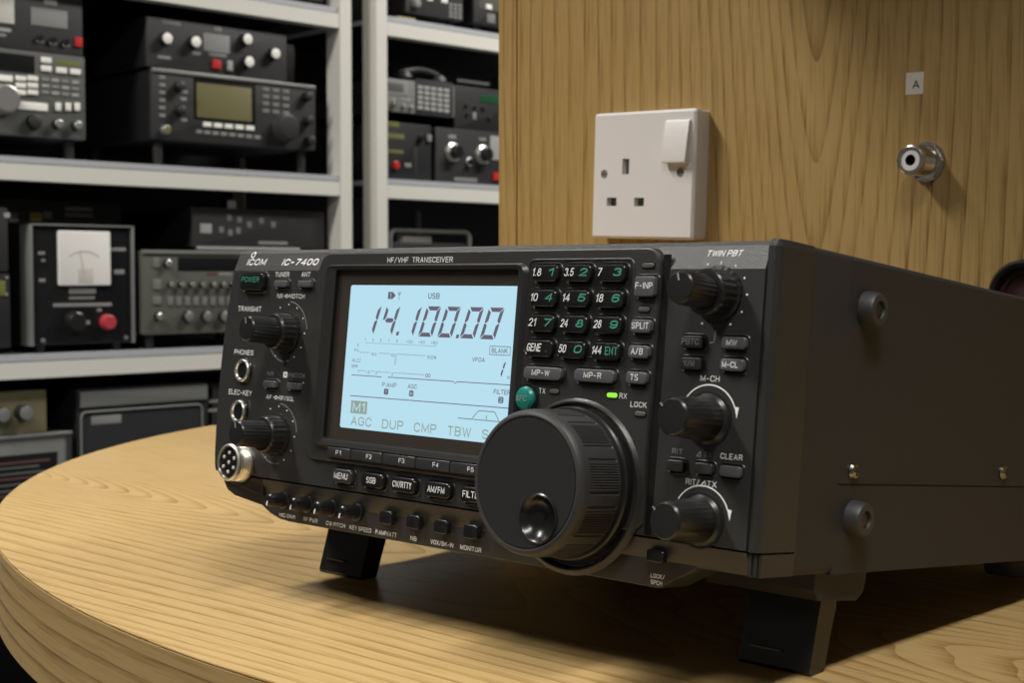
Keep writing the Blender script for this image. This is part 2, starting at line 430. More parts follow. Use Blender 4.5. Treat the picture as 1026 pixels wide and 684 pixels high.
def socket():
    t = wall_thing('wall_socket', 'white single mains socket with rocker switch on the oak wall', 'socket', -0.6266, 0.0678, math.radians(1.9))
    W, H, D = 87.3, 85.0, 15.0
    b = MB()
    outer = rr(-W / 2, W / 2, -H / 2, H / 2, 2.0, 4)
    b.prism(outer, -D + 6.5, 0, 'socket_white')
    big = rr(-W / 2 - .4, W / 2 + .4, -H / 2 - .4, H / 2 + .4, 2.2, 4); b.ring(big, -D + 1.4, big, -D + 6.5, 'socket_white'); b.ring(big, -D + 6.5, outer, -D + 6.6, 'socket_white')
    face = inset(outer, 1.3)
    b.ring(rr(-W / 2 - .4, W / 2 + .4, -H / 2 - .4, H / 2 + .4, 2.2, 4), -D + 1.4, face, -D, 'socket_white')
    holes = []
    def slot(x, z, w, h):
        P = [(x - w / 2, z - h / 2), (x + w / 2, z - h / 2), (x + w / 2, z + h / 2), (x - w / 2, z + h / 2)]
        holes.append(P); b.ring(P, -D, P, -D + 5.2, 'socket_white'); b.sheet(P, -D + 4.6, 'slot_dark')
    slot(-14.5, 6.1, 6.0, 10.6); slot(-26.2, -17.8, 8.8, 5.8); slot(-1.9, -18.0, 8.8, 5.8)
    for x in (-33.6, 32.6):
        P = circ(x, 1.2, 3.1, 20); holes.append(P); b.ring(P, -D, P, -D + 2.4, 'socket_white')
    b.plate(face, holes, -D, 'socket_white')
    b.build('faceplate', t)
    for x in (-33.6, 32.6):
        s = MB(); s.lathe([(2.9, -D + 2.4), (2.9, -D + 1.0), (2.2, -D + 0.5)], x, 1.2, 'screw_dull', 20)
        s.box(x - 2.0, x + 2.0, -D + 0.35, -D + 0.9, 0.9, 1.5, 'hole'); s.build('screw', t)
    r = MB(); x0, x1, z1, z0 = 20.3, 40.0, 35.8, 7.5
    r.xprism([(-D, z1), (-D - 1.2, z1 - 0.3), (-D - 1.9, z1 - 1.6), (-D - 5.6, z0 + 1.6), (-D - 5.4, z0 + 0.3), (-D - 4.6, z0 - .3), (-D, z0 + 1.0)], x0, x1, 'socket_white')
    r.build('rocker_switch', t)
socket()

def label_card():
    t = wall_thing('paper_label', 'small off-white paper label with letter A stuck on the oak wall', 'label', -0.4329, 0.1129, math.radians(1.5))
    b = MB(); b.box(-5.7, 5.7, -0.15, 0, -6.4, 6.4, 'paper'); b.text('A', 1.0, -0.8, 4.6, 4.8, -0.22, 'ink', bold=0.02); b.build('card', t)
label_card()

def coax():
    t = wall_thing('coaxial_socket', 'silver threaded coaxial socket on the oak wall below the letter A label', 'socket', -0.4243, 0.0665)
    b = MB(); b.prism(circ(0, 0, 11.4, 6), -3.6, -1.0, 'chrome', 0.5); b.lathe([(11.6, 0), (11.6, -1.0)], 0, 0, 'chrome', 32); b.build('nut', t)
    b = MB(); pr = [(8.6, -3.0)]
    for i in range(6): pr += [(8.6, -6.0 - i * 1.9), (8.1, -6.6 - i * 1.9), (8.6, -7.2 - i * 1.9)]
    pr += [(8.7, -17.5), (8.4, -19.6), (7.6, -20.0), (6.2, -20.0), (6.0, -18.5)]
    b.lathe(pr, 0, 0, 'chrome', 40, caps=False); b.build('threaded_barrel', t)
    b = MB(); b.lathe([(6.2, -10), (6.2, -19.0), (5.8, -19.4), (3.2, -19.4)], 0, 0, 'white_plastic', 32, caps=False); b.build('insulator', t)
    b = MB(); b.lathe([(3.25, -19.4), (3.1, -11.0)], 0, 0, 'hole', 24, caps=False); b.sheet(circ(0, 0, 3.1, 24), -12, 'hole'); b.build('centre_contact', t)
coax()

def grommet():
    t = wall_thing('wall_ring', 'round black ring with dark red inside on the oak wall above the radio', 'ring', -0.3617, -0.0115)
    b = MB(); b.lathe([(16.0, 0), (20.0, 0), (21.0, -3), (20.4, -7), (18.6, -9), (16.6, -8.0), (16.0, -5.0), (16.0, 0)], 0, 0, 'ring_black', 48, caps=False); b.build('rim', t)
    b = MB(); b.lathe([(16.2, -0.3), (15.8, -2.5), (13.0, -3.0), (12.5, -0.5)], 0, 0, 'ring_red', 40); b.build('lining', t)
grommet()

# ------------------------------------------------------------------ the radio on the desk
YAW = -0.748552; TILT = -0.112013
def radio():
    T = empty('radio_transceiver', 'black amateur radio transceiver with lit blue display on the desk', 'radio', (-0.02324805, 0.56212691, CAMZ - 0.03444951))
    T.rotation_euler = (Matrix.Rotation(YAW, 3, 'Z') @ Matrix.Rotation(TILT, 3, 'X')).to_euler()

    # ---- case
    b = MB()
    b.prism(rr(-143.0, 143.0, -62.2, 46.8, 3, 4), 20, 315, 'case_black')
    b.prism(rr(-143.6, 143.6, -62.8, 47.4, 3, 4), 22.2, 47.5, 'case_black')
    b.prism([(143.6, -62.8), (143.6, -32.2), (-143.6, -32.2), (-143.6, -62.8)][::-1], 47.5, 316, 'case_black')
    b.build('case', T)
    b = MB(); b.prism([(-143.6, -31.5), (143.6, -31.5)] + rr(-143.6, 143.6, -40, 47.4, 3, 4)[6:18], 47.5, 316.5, 'case_black'); b.build('top_cover', T)

    # ---- front panel
    b = MB()
    b.prism([(-146, -54), (139.6, -54), (139.6, 37), (-144.7, 37), (-146.4, 26.4), (-147.7, 13.3), (-148.5, 2), (-148.9, -10), (-149, -22), (-148.5, -35.4), (-148, -45.6), (-147.1, -52)], 0, 22, 'panel_black', 0)
    b.xprism([(0, 37), (2.6, 45.0), (4.2, 46.6), (22, 47.2), (22, 37)], -143.2, 139.6, 'panel_black')
    # corner pillars
    pr = [(139.9, 22), (139.9, 0.6), (141.2, 0.0), (142.6, 0.5), (143.7, 1.9), (144.2, 4.5), (144.2, 22)]
    b.zprism(pr, -54.2, 44.6, 'panel_black')
    b.add([(x, y, 44.6) for x, y in pr] + [(x - (0.6 if x > 143 else 0), y + 1.8 if y < 20 else y, 47.0) for x, y in pr], [(i, (i + 1) % 7, 7 + (i + 1) % 7, 7 + i) for i in range(7)] + [tuple(range(7, 14))], 'panel_black')
    b.xprism([(0, 37), (2.6, 45.0), (4.2, 46.6), (22, 47.2), (22, 37)], -144.7, -143.2, 'panel_black')
    # sloping lower strip and chin
    b.xprism([(0.2, -54.7), (2.6, -61.4), (3.4, -62.2), (22, -62.2), (22, -54.7)], -112.0, 139.8, 'panel_black')
    for k in range(3): b.zprism([(139.9 + k * 1.5, 1.0 + k * 0.9), (141.1 + k * 1.5, 1.2 + k * 0.9), (141.1 + k * 1.5, 22), (139.9 + k * 1.5, 22)], -62.2, -54.9, 'panel_black')
    chin = [(-147.0, -54.4), (-143.4, -59.0), (-140.6, -62.2), (-134.7, -64.3), (-114.7, -66.5), (-108.7, -69.2), (-101.4, -71.1), (-95, -71.5), (104.0, -71.2), (111.0, -67.2), (118.0, -63.6), (120, -61.0), (120, -54.6)]
    b.prism(chin, 2.9, 20, 'panel_black', 0.8)
    b.prism([(-143.5, -54.7), (-141, -57.6), (-112, -62.2), (-112, -54.7)], 0.8, 10, 'panel_black', 0.4)
    # thin joint lines
    b.build('front_panel', T)
    fp = [o for o in T.children if o.name.startswith('front_panel')][0]

    # ---- raised centre panel with display opening
    b = MB()
    Lo = [-71.0, 33.2, -33.6, 37.0]                       # opening
    lip = rr(-78.6, 38.0, -37.6, 39.3, 4.5, 6)            # where the bevel starts
    hole = rr(Lo[0], Lo[1], Lo[2], Lo[3], 1.2, 6)
    outl = [(-77.0, -43.2), (35.0, -43.2), (35.0, -53.2), (94.0, -53.2), (98.2, -50.0)] + [(98.2 - 6 + 6 * math.cos(math.radians(a)), 44.6 - 6 + 6 * math.sin(math.radians(a))) for a in range(0, 91, 15)]
    outl += [(-83.5 + 8 + 8 * math.cos(math.radians(a)), 44.6 - 8 + 8 * math.sin(math.radians(a))) for a in range(90, 181, 15)]
    outl += [(-83.5 + 7 + 7 * math.cos(math.radians(a)), -43.2 + 7 + 7 * math.sin(math.radians(a))) for a in range(180, 266, 15)]
    yf = -1.3
    n = len(outl); rim = inset(outl, 0.9)
    b.ring(outl, 3, outl, yf + 0.9, 'panel_black'); b.ring(outl, yf + 0.9, inset(outl, 0.3), yf + 0.25, 'panel_black'); b.ring(inset(outl, 0.3), yf + 0.25, rim, yf, 'panel_black')
    b.plate(rim, [lip], yf, 'panel_black')
    b.build('centre_panel', T)
    # display bezel: raised rounded lip, then a slope in to the glass
    b = MB()
    l1 = rr(-76.8, 36.4, -36.4, 38.5, 3.4, 6); l2 = rr(-72.0, 34.0, -34.4, 37.5, 1.4, 6)
    b.ring(lip, yf, l1, -2.9, 'frame_black'); b.ring(l1, -2.9, l2, -2.3, 'frame_black'); b.ring(l2, -2.3, hole, -2.0, 'frame_black'); b.ring(hole, -2.0, hole, 0.6, 'gloss_black')
    bz = b.build('display_bezel', T)
    b = MB()
    b.sheet(hole, -0.08, 'lcd_glass')
    b.build('display_window', bz)
    lcd(T)
    controls(T, fp)
    return T

SEG7 = {'0': 'abcdef', '1': 'bc', '4': 'bcfg'}
def seg_digit(b, ch, xr, zt, w, h, t, y, m):
    """slanted seven segment digit; xr is the x of its top right corner"""
    sl = 0.33; g = 0.28
    def P(x, z): return (xr - w + x + (z - h) * sl, zt - h + z)
    hh = h / 2
    S = {'a': [(g + .3, h), (w - g - .1, h), (w - t - .1, h - t), (t + .5, h - t)],
         'd': [(g + .1, 0), (w - g - .3, 0), (w - t - .4, t), (t + .1, t)],
         'b': [(w, h - g), (w, hh + g), (w - t * .5, hh + g * .3), (w - t, hh + t * .6), (w - t, h - t - g)],
         'c': [(w, hh - g), (w, g), (w - t, t + g), (w - t, hh - t * .6), (w - t * .5, hh - g * .3)],
         'f': [(0, h - g - .4), (0, hh + g), (t * .5, hh + g * .3), (t, hh + t * .6), (t, h - t - g)],
         'e': [(0, hh - g), (0, g), (t, t + g), (t, hh - t * .6), (t * .5, hh - g * .3)],
         'g': [(t * .8, hh), (t * 1.5, hh + t * .55), (w - t * 1.5, hh + t * .55), (w - t * .8, hh), (w - t * 1.5, hh - t * .55), (t * 1.5, hh - t * .55)]}
    for k in SEG7[ch]: b.sheet([P(*p) for p in S[k]], y, m)

def lcd(T):
    b = MB(); b.prism(rr(-63.3, 31.9, -28.3, 31.0, 1.0, 4), -0.2, -0.05, 'lcd_lit')
    d = b.build('display', T); d.location = (0.0005, 0, -0.0002); tag(d, label='lit pale blue screen')
    y = -0.24; S, F, TN = 'lcd_segment', 'lcd_fine', 'lcd_tan'
    b = MB()
    H, W, th = 12.1, 8.0, 1.65
    for ch, xr in (('1', -43.1), ('4', -32.0), ('1', -19.5), ('0', -8.6), ('0', 2.3), ('0', 14.7), ('0', 25.4)):
        seg_digit(b, ch, xr, 22.8, W, H, th, y, S)
    for x, z in ((-32.6, 11.5), (1.5, 11.3)): b.sheet([(x - .9, z - .7), (x + .6, z - .7), (x + 1.0, z + .8), (x - .5, z + .8)], y, S)
    # memory channel 1
    seg_digit(b, '1', 28.4, 3.0, 3.0, 6.4, 0.85, y, S)
    b.build('frequency_digits', d)
    b = MB()
    tx = lambda s, x, z, w, h, m=F, wt=.155, **k: b.text(s, x, z, w, h, y, m, wt=wt, **k)
    tx('USB', -13.2, 26.9, 6.4, 2.4, S)
    b.sheet([(-40.0, 25.4), (-37.2, 25.4), (-35.4, 26.85), (-37.2, 28.3), (-40.0, 28.3)], y, S); b.text('1', -38.4, 26.85, 0.6, 1.9, y - .03, 'lcd_lit')
    b.line(-33.3, 25.2, -33.3, 28.3, .3, y, F); b.line(-34.3, 28.3, -33.3, 27.0, .3, y, F); b.line(-32.3, 28.3, -33.3, 27.0, .3, y, F)
    for s_, x in (('1', -51.9), ('3', -47.0), ('5', -42.2), ('7', -37.4), ('9', -32.6), ('+20', -25.2), ('+40', -18.2), ('+60', -10.9)):
        tx(s_, x, 8.5, 0.8 if len(s_) == 1 else 3.6, 1.2)
    for i in range(40): b.dot(-51 + i * 1.05, 7.2, 0.22, y, F)
    tx('S', -56.0, 6.2, 1.0, 1.2); tx('Po', -56.6, 4.0, 2.6, 1.2)
    for i in range(46):
        x = -54.6 + i * 0.86
        if -48.2 < x < -43.4 or -36.2 < x < -31.6: continue
        b.dot(x, 3.25, 0.23, y, F)
    tx('50', -45.7, 2.7, 3.0, 1.1); tx('100', -33.9, 2.7, 3.7, 1.2); tx('100%', -11.9, 2.7, 5.3, 1.3)
    b.line(-32.6, 1.7, -32.6, -1.2, .3, y, F)
    tx('ALC', -56.6, -0.2, 4.4, 1.4); b.line(-53.8, -1.0, -53.8, 0.8, .25, y, F); tx('SWR', -57.1, -2.6, 3.8, 1.4)
    for i in range(46):
        x = -54.4 + i * 0.86
        if -50.2 < x < -47.2 or -44.1 < x < -42.4 or -34.8 < x < -33.1: continue
        b.dot(x, -4.3, 0.23, y, F)
    tx('1', -54.6, -4.7, 0.6, 1.1); tx('1.5', -48.7, -4.8, 2.5, 1.2); tx('2', -43.3, -4.8, 1.2, 1.2); tx('3', -33.9, -4.9, 1.1, 1.2)
    b.arc(-13.9, -4.5, 0.62, 0, 360, 0.3, y, F, 14); b.arc(-12.4, -4.5, 0.62, 0, 360, 0.3, y, F, 14)
    b.line(-58.5, -6.3, -40.0, -6.3, .32, y, S); b.line(-36.2, -6.2, 1.6, -6.1, .32, y, S); b.line(3.0, -6.1, 31.5, -5.95, .32, y, S)
    b.arc(2.3, -6.1, .7, 180, 360, .28, y, F, 8)
    tx('P.AMP', -35.0, -9.3, 8.5, 1.9); tx('AGC', -21.5, -9.2, 5.3, 1.9)
    for s_, x, z in (('1', -36.6, -12.1), ('M', -21.8, -12.0), ('2', 27.0, -11.8)):
        b.sheet(rr(x - 1.3, x + 1.3, z - 1.2, z + 1.2, .5, 3), y, S); b.text(s_, x, z, 0.5 if s_ == '1' else 1.5, 1.6, y - .03, 'lcd_lit')
    b.line(-58.3, -14.9, 31.7, -14.6, .34, y, S)
    tx('BLANK', 24.5, 6.6, 8.3, 1.8, S)
    for a in ((19.3, 5.0, 29.9, 5.0), (19.3, 8.2, 29.9, 8.2), (19.3, 5.0, 19.3, 8.2), (29.9, 5.0, 29.9, 8.2)): b.line(*a, .25, y, S)
    tx('VFOA', 13.8, 2.8, 6.6, 1.7, S); tx('c', 30.0, -3.0, 1.3, 1.5, S); tx('FILTER', 27.3, -8.8, 8.6, 1.8, S)
    # filter shape
    for a in ((5.3, -19.95, 31.4, -19.9), (12.8, -19.6, 15.9, -16.5), (15.9, -16.5, 24.3, -16.4), (24.3, -16.4, 26.8, -19.7), (20.2, -17.9, 20.2, -19.6)): b.line(*a, .32, y, F)
    # dot matrix row
    b.sheet([(-57.3, -22.0), (-47.3, -22.0), (-47.3, -16.8), (-57.3, -16.8)], y, TN)
    b.text('M1', -52.4, -19.4, 7.4, 3.8, y - .03, 'lcd_lit', wt=.14)
    for s_, x in (('AGC', -50.2), ('DUP', -31.2), ('CMP', -12.4), ('TBW', 6.4), ('SQL', 24.6)):
        tx(s_, x, -25.1, 12.6 if s_ != 'SQL' else 12, 3.7, TN, wt=.14)
    b.build('display_markings', d)

EYE = (399.6, -397.4, -10.0)                             # where the face was measured from, in radio mm
def adj(x, z, d): return x + (EYE[0] - x) * d / 397.4, z + (EYE[2] - z) * d / 397.4
def button(name, T, x, z, w, h, m, dep=1.9, r=None, y=0.0, legends=(), bev=0.5, well=True, label=None):
    b = MB()
    r = r if r is not None else min(w, h) * 0.32
    x, z = adj(x, z, dep * .8 - y)
    if well:
        P = rr(x - w / 2 - .7, x + w / 2 + .7, z - h / 2 - .7, z + h / 2 + .7, r + .6, 4)
        b.ring(inset(P, -0.35), y + 0.02, P, y - 0.45, 'frame_black'); b.ring(P, y - 0.45, inset(P, .45), y - 0.05, 'hole')
        b.sheet(inset(P, .3), y - 0.06, 'hole')
    b.prism(rr(x - w / 2, x + w / 2, z - h / 2, z + h / 2, r, 5), y - dep, y, m, bev)
    for (s_, dx, dz, tw, thh, mm, sh, bo) in legends: b.text(s_, x + dx, z + dz, tw, thh, y - dep - 0.04, mm, sh, bo)
    o = b.build(name, T)
    if label: o['label'] = label
    return o

def dual_knob(T, x, z, name='dual_knob'):
    b = MB()
    def flute(a, r, y): return r + (0.16 * math.cos(22 * a) if y > -7.6 else 0)
    b.lathe([(9.4, 0), (9.4, -0.9), (8.3, -1.2), (8.1, -2.0), (7.9, -6.6), (7.7, -7.6), (7.2, -8.2), (5.9, -8.3), (5.6, -7.4)], x, z, 'knob_black', 132, flute, caps=False)
    o = b.build(name, T)
    b = MB()
    def rib(a, r, y): return r + (0.13 * math.cos(24 * a) if -20.4 < y < -7.0 else 0)
    b.lathe([(5.7, -5.0), (5.7, -8.0), (5.5, -20.0), (5.3, -21.2), (4.8, -21.8), (0.3, -22.0)], x, z, 'knob_black', 144, rib)
    b.line(x - 0.2, z + 2.2, x - 0.9, z + 4.6, .7, -22.02, 'print_grey')
    b.build('inner_knob', o)
    return o
def single_knob(T, x, z):
    b = MB()
    def rib(a, r, y): return r + (0.12 * math.cos(26 * a) if -18 < y < -3 else 0)
    b.lathe([(9.3, 0), (9.3, -0.4), (8.4, -0.5), (7.4, -1.6), (7.2, -4.0), (6.3, -18.0), (6.1, -19.2), (5.5, -19.9), (0.3, -20.1)], x, z, 'knob_black', 156, rib)
    b.line(x - 3.9, z + 3.2, x - 4.9, z + 4.2, .6, -20.0, 'print_grey')
    return b.build('control_knob', T)

def controls(T, fp):
    W, G, GR = 'print_white', 'print_green', 'print_grey'
    y = -0.06; yc = -1.36
    def sy(z):                                            # surface of the sloping top strip
        pr = ((37, 0), (45, 2.6), (46.6, 4.2))
        for (a, ya), (b_, yb) in zip(pr, pr[1:]):
            if a <= z <= b_: return ya + (yb - ya) * (z - a) / (b_ - a) - .07
        return -.07
    def tx(s, x, z, w, h, m=W, yy=y, sh=0.0, bo=0.0, wt=.13, extra=None):
        d = -sy(z) if callable(yy) else -yy
        x, z = adj(x, z, d); P = MB(); P.text(s, x, z, w, h, yy, m, sh, bo, wt)
        if extra: extra(P, x, z)
        return P.build('lettering', fp)
    # -- left column printing
    tx('ICOM', -128.6, 40.9, 13.4, 3.0, W, sy, 0.18, 0.015, .13, lambda P, x, z: P.add([(x - 4.4 + q * math.cos(a * math.pi / 9), sy(z + 3.4 + q * math.sin(a * math.pi / 9)), z + 3.4 + q * math.sin(a * math.pi / 9)) for a in range(18) for q in (1.0, 1.5)], [(2 * i, 2 * i + 1, (2 * i + 3) % 36, (2 * i + 2) % 36) for i in range(18)], W))
    tx('IC-7400', -97.8, 40.7, 24.2, 3.0, W, sy, 0.28, 0.03)
    tx('TUNER', -109.6, 35.3, 9.9, 2.1); tx('ANT', -93.3, 35.3, 6.1, 2.1)
    def knobmark(x0, x1, r=.7):
        def f(P, x, z):
            P.arc(x + x0, z, r, 0, 360, .38, y, W, 14); P.line(x + x0 - r - 1.1, z, x + x0 - r, z, .38, y, W); P.line(x + x0 + r, z, x + x0 + r + 1.1, z, .38, y, W)
        return f
    tx('NR', -109.9, 25.8, 4.0, 2.0, extra=knobmark(4.6, 0)); tx('NOTCH', -98.2, 25.8, 10.4, 2.0)
    tx('TRANSMIT', -131.0, 19.8, 17.1, 2.3); tx('PHONES', -132.6, 0.2, 14.0, 2.3); tx('ELEC-KEY', -132.9, -17.9, 17.0, 2.3)
    tx('NR', -112.2, -8.5, 4.6, 1.9, GR)
    def boxa(P, x, z):
        P.sheet(rr(x - 8.9, x - 6.2, z - 1.3, z + 1.2, .3, 2), y, W); P.text('A', x - 7.55, z, 1.7, 1.9, y - .04, 'panel_black')
    tx('/NOTCH', -94.2, -8.4, 11.2, 2.0, GR, extra=boxa)
    tx('AF', -111.9, -18.7, 3.9, 1.9, extra=knobmark(4.9, 0)); tx('RF/SQL', -99.6, -18.7, 10.4, 1.9)
    for cx, cz in ((-103.2, 9.8), (-104.4, -34.7)):
        P = MB()
        for a in (118, 90, 62, 32, 0, -30, -58, -122, 175): P.dot(cx + 12.3 * math.cos(math.radians(a)), cz + 12.3 * math.sin(math.radians(a)), .36, y, W)
        P.arc(cx, cz, 13.6, 8, 86, .35, y, GR); P.arc(cx, cz, 12.6, 215, 285, .4, y, GR); P.build('dial_scale', fp)
    # -- centre
    tx('HF/VHF  TRANSCEIVER', -22.9, 41.1, 37.7, 2.2, W, yc - .04, wt=.13)
    tx('TX', 47.5, -7.4, 3.1, 1.9, W, yc); tx('RX', 85.1, -7.2, 3.3, 1.9, W, yc); tx('LOCK', 92.1, -9.8, 7.0, 1.9, W, yc)
    # -- right column
    tx('TWIN PBT', 123.3, 42.2, 14.0, 2.1, W, sy, 0.25)
    P = MB(); P.sheet([(121.8, 39.6), (122.2, 39.6), (122.2, 38.6), (121.8, 38.6)], sy(39) - .25, W)
    for a in (117, 58, 29, 0, -30, -60, -120): P.dot(121.9 + 11.3 * math.cos(math.radians(a)), 28.5 + 11.3 * math.sin(math.radians(a)), .38, y if a < 100 and a != 58 else sy(38.5) - .25, W)
    P.line(121.9, 16.6, 121.6, 12.9, .35, y, GR); P.line(121.6, 12.6, 119.8, 12.4, .35, y, GR); P.build('dial_scale', fp)
    tx('M-CH', 121.0, 0.6, 7.6, 2.0)
    def delta(x, z, s, m, P):
        for a in ((x - s, z - s, x + s, z - s), (x + s, z - s, x + s * .7, z + s), (x + s * .7, z + s, x - s, z - s)): P.line(*a, .35, y, m)
    tx('RIT', 109.9, -24.4, 4.3, 1.8, GR); tx('TX', 122.2, -24.5, 3.3, 1.7, GR, extra=lambda P, x, z: delta(x - 3.6, z, .8, GR, P)); tx('CLEAR', 131.6, -24.4, 8.6, 1.9)
    tx('RIT/', 116.9, -34.0, 5.4, 2.0, extra=lambda P, x, z: delta(x + 4.3, z, 1.0, W, P)); tx('TX', 124.6, -34.0, 3.9, 2.0)
    for cx, cz in ((121.2, -12.7), (121.2, -46.0)):
        P = MB(); P.arc(cx, cz, 11.2, 22, 148, .5, y, W); a = math.radians(14)
        px, pz = cx + 11.2 * math.cos(a), cz + 11.2 * math.sin(a); P.sheet([(px - .7, pz + 1.9), (px + 1.1, pz + 1.7), (px + .5, pz - 2.0)], y, W); P.build('dial_scale', fp)
    # -- chin
    for s_, x, w in (('MIC GAIN', -96.2, 10.8), ('RF PWR', -80.4, 9.4), ('CW PITCH', -64.1, 12.0), ('KEY SPEED', -48.5, 13.4), ('P.AMP/ATT', -32.9, 12.6), ('NB', -16.7, 3.6), ('VOX/BK-IN', -0.8, 12.6), ('MONITOR', 14.9, 11.3), ('LOCK/', 103.3, 5.8), ('SPCH', 103.0, 4.8)):
        P = MB(); P.text(s_, x, -69.1 if s_ not in ('LOCK/', 'SPCH') else (-67.2 if '/' in s_ else -69.4), w, 1.75 if s_ not in ('LOCK/', 'SPCH') else 1.5, 2.84, W); P.build('lettering', fp)

    # -- left buttons
    button('power_button', T, -130.8, 32.0, 17.0, 7.6, 'gloss_black', 2.6, 2.2, legends=[('POWER', -0.8, 1.0, 12.8, 2.4, G, .12, 0.0)], label='glossy black power button with green lettering')
    for x, z in ((-110.4, 31.2), (-93.8, 31.2), (-112.3, -13.1), (-95.7, -13.1)): button('small_button', T, x, z, 8.6, 3.0, 'grey_key', 1.9, .7)
    dual_knob(T, -103.2, 9.8); dual_knob(T, -104.4, -34.8)
    for x, z in (adj(-133.2, -8.0, 1.4), adj(-133.7, -26.5, 1.4)):
        b = MB(); b.lathe([(5.9, 0.02), (5.9, -.3), (5.6, -.8)], x, z, 'gloss_black', 32); b.lathe([(5.1, 0), (5.1, -1.4), (4.8, -1.8), (4.0, -1.7), (3.7, -1.0), (3.6, 0)], x, z, 'nickel', 36, caps=False)
        b.sheet(circ(x, z, 3.8, 24), -0.5, 'hole'); b.build('jack_socket', T)
    # microphone connector
    mx, mz = -127.8, -48.9
    b = MB(); pr = [(8.9, 0), (8.9, -0.9), (8.0, -1.0)]
    for i in range(4): pr += [(7.9, -1.5 - i * .9), (8.25, -1.95 - i * .9)]
    pr += [(8.0, -5.6), (8.2, -6.0), (8.2, -7.0), (7.6, -7.5), (7.0, -7.5), (6.9, -6.7)]
    b.lathe(pr, mx, mz, 'nickel', 44, caps=False); mc = b.build('microphone_connector', T)
    b = MB(); b.lathe([(6.95, 0), (6.95, -6.7)], mx, mz, 'gloss_black', 36); b.build('insert', mc)
    b = MB()
    for i in range(6):
        a = math.radians(90 + i * 60); b.lathe([(.85, -6.6), (.85, -7.0), (.5, -7.2)], mx + 4.2 * math.cos(a), mz + 4.2 * math.sin(a), 'pin_hole', 12)
    b.lathe([(.85, -6.6), (.85, -7.0), (.5, -7.2)], mx, mz, 'pin_hole', 12)
    b.build('pins', mc)

    # -- keypad
    b = MB(); kp = rr(38.2, 86.8, 5.6, 40.4, 2.2, 5)
    b.ring(inset(kp, -.5), yc + .1, kp, yc - .45, 'panel_black'); b.ring(kp, yc - .45, inset(kp, .7), yc + .02, 'frame_black'); b.sheet(inset(kp, .6), yc - .02, 'frame_black'); b.build('keypad_surround', T)
    L = [['1.8', '3.5', '7'], ['10', '14', '18'], ['21', '24', '28'], ['GENE', '50', '144']]
    R_ = [['1', '2', '3'], ['4', '5', '6'], ['7', '8', '9'], ['.', '0', 'ENT']]
    for i in range(4):
        for j in range(3):
            x, z = 44.6 + j * 15.58, 35.7 - i * 9.24
            a, c = L[i][j], R_[i][j]
            lw = {1: 1.7, 2: 3.4, 3: 4.3, 4: 6.8}[len(a)]; lx = -5.7 + lw / 2
            lg = [(a, lx, .3, lw, 2.9, W, .2, 0)]
            if c == 'ENT': lg.append((c, 2.9, .2, 5.6, 2.9, G, 0, .0))
            elif c == '.': lg.append((c, 3.6, .0, .6, 2.4, GR, 0, 0))
            else: lg.append((c, 3.2, .3, 2.3 if c == '1' else 3.5, 2.9, G, .28, .03))
            button('keypad_key', T, x, z, 12.7, 6.1, 'gloss_black', 2.2, 2.0, yc, lg, .7)
    # grey keys right of it
    button('key', T, 91.0, 31.0, 8.6, 7.0, 'grey_key', 2.2, 1.0, yc, [('F-INP', 0, .3, 7.4, 2.1, W, 0, 0)])
    button('key', T, 90.6, 17.2, 8.8, 4.6, 'grey_key', 2.0, 1.4, yc, [('SPLIT', 0, .2, 7.3, 2.2, W, 0, 0)])
    button('key', T, 90.4, 8.3, 8.8, 4.4, 'grey_key', 2.0, 1.4, yc, [('A/B', -.4, .2, 5.2, 2.2, W, 0, 0)])
    button('key', T, 90.2, -.7, 8.8, 4.2, 'grey_key', 2.0, 1.4, yc, [('TS', -.6, .2, 3.4, 2.2, W, 0, 0)])
    button('key', T, 47.0, -1.1, 18.2, 4.6, 'grey_key', 2.0, 1.7, yc, [('MP-W', -.6, .2, 8.6, 2.1, W, 0, 0)])
    button('key', T, 71.4, -.9, 18.2, 4.6, 'grey_key', 2.0, 1.7, yc, [('MP-R', -.4, .2, 8.0, 2.1, W, 0, 0)])
    for x, z, w, m, lb in ((53.1, -7.3, 4.4, 'led_off', None), (80.0, -7.2, 4.6, 'led_green', 'lit green indicator lamp'), (92.9, -12.9, 4.6, 'led_off', None), (91.7, 38.3, 5.2, 'led_off', None), (91.3, 23.1, 5.0, 'led_off', None)):
        x, z = adj(x, z, -yc + .4)
        b = MB(); b.prism(rr(x - w / 2, x + w / 2, z - .85, z + .85, .85, 4), yc - .5, yc + .3, m, .3); b.prism(rr(x - w / 2 - .4, x + w / 2 + .4, z - 1.2, z + 1.2, 1.1, 4), yc - .08, yc + .2, 'gloss_black')
        o = b.build('indicator_lamp', T)
        if lb: o['label'] = lb
    rx, rz = adj(38.6, -10.7, 3.6)
    b = MB(); b.lathe([(5.3, yc), (5.3, yc - .5), (4.5, yc - .6)], rx, rz, 'gloss_black', 32); b.lathe([(4.4, yc), (4.4, yc - 1.6), (3.6, yc - 2.4), (2.0, yc - 2.9), (.2, yc - 3.0)], rx, rz, 'teal', 36)
    b.text('XFC', rx - .4, rz, 5.2, 2.1, yc - 3.06, GR); o = b.build('round_button', T); o['label'] = 'teal green domed button'

    # -- function keys under the display
    xs = [-69.6, -54.6, -35.3, -15.9, 3.4, 22.0]
    for i in range(5):
        b = MB(); x0, x1 = adj(xs[i], 0, 2.6)[0] + .25, adj(xs[i + 1], 0, 2.6)[0] - .25
        b.prism(rr(x0, x1, -41.0, -36.9, .5, 3), yc - 1.7, yc, 'dark_key', .4)
        b.text('F%d' % (i + 1), adj((-62.6, -43.5, -24.0, -4.6, 14.4)[i], 0, 3.0)[0], -38.9, 3.3, 1.8, yc - 1.75, W); b.build('function_key', T)
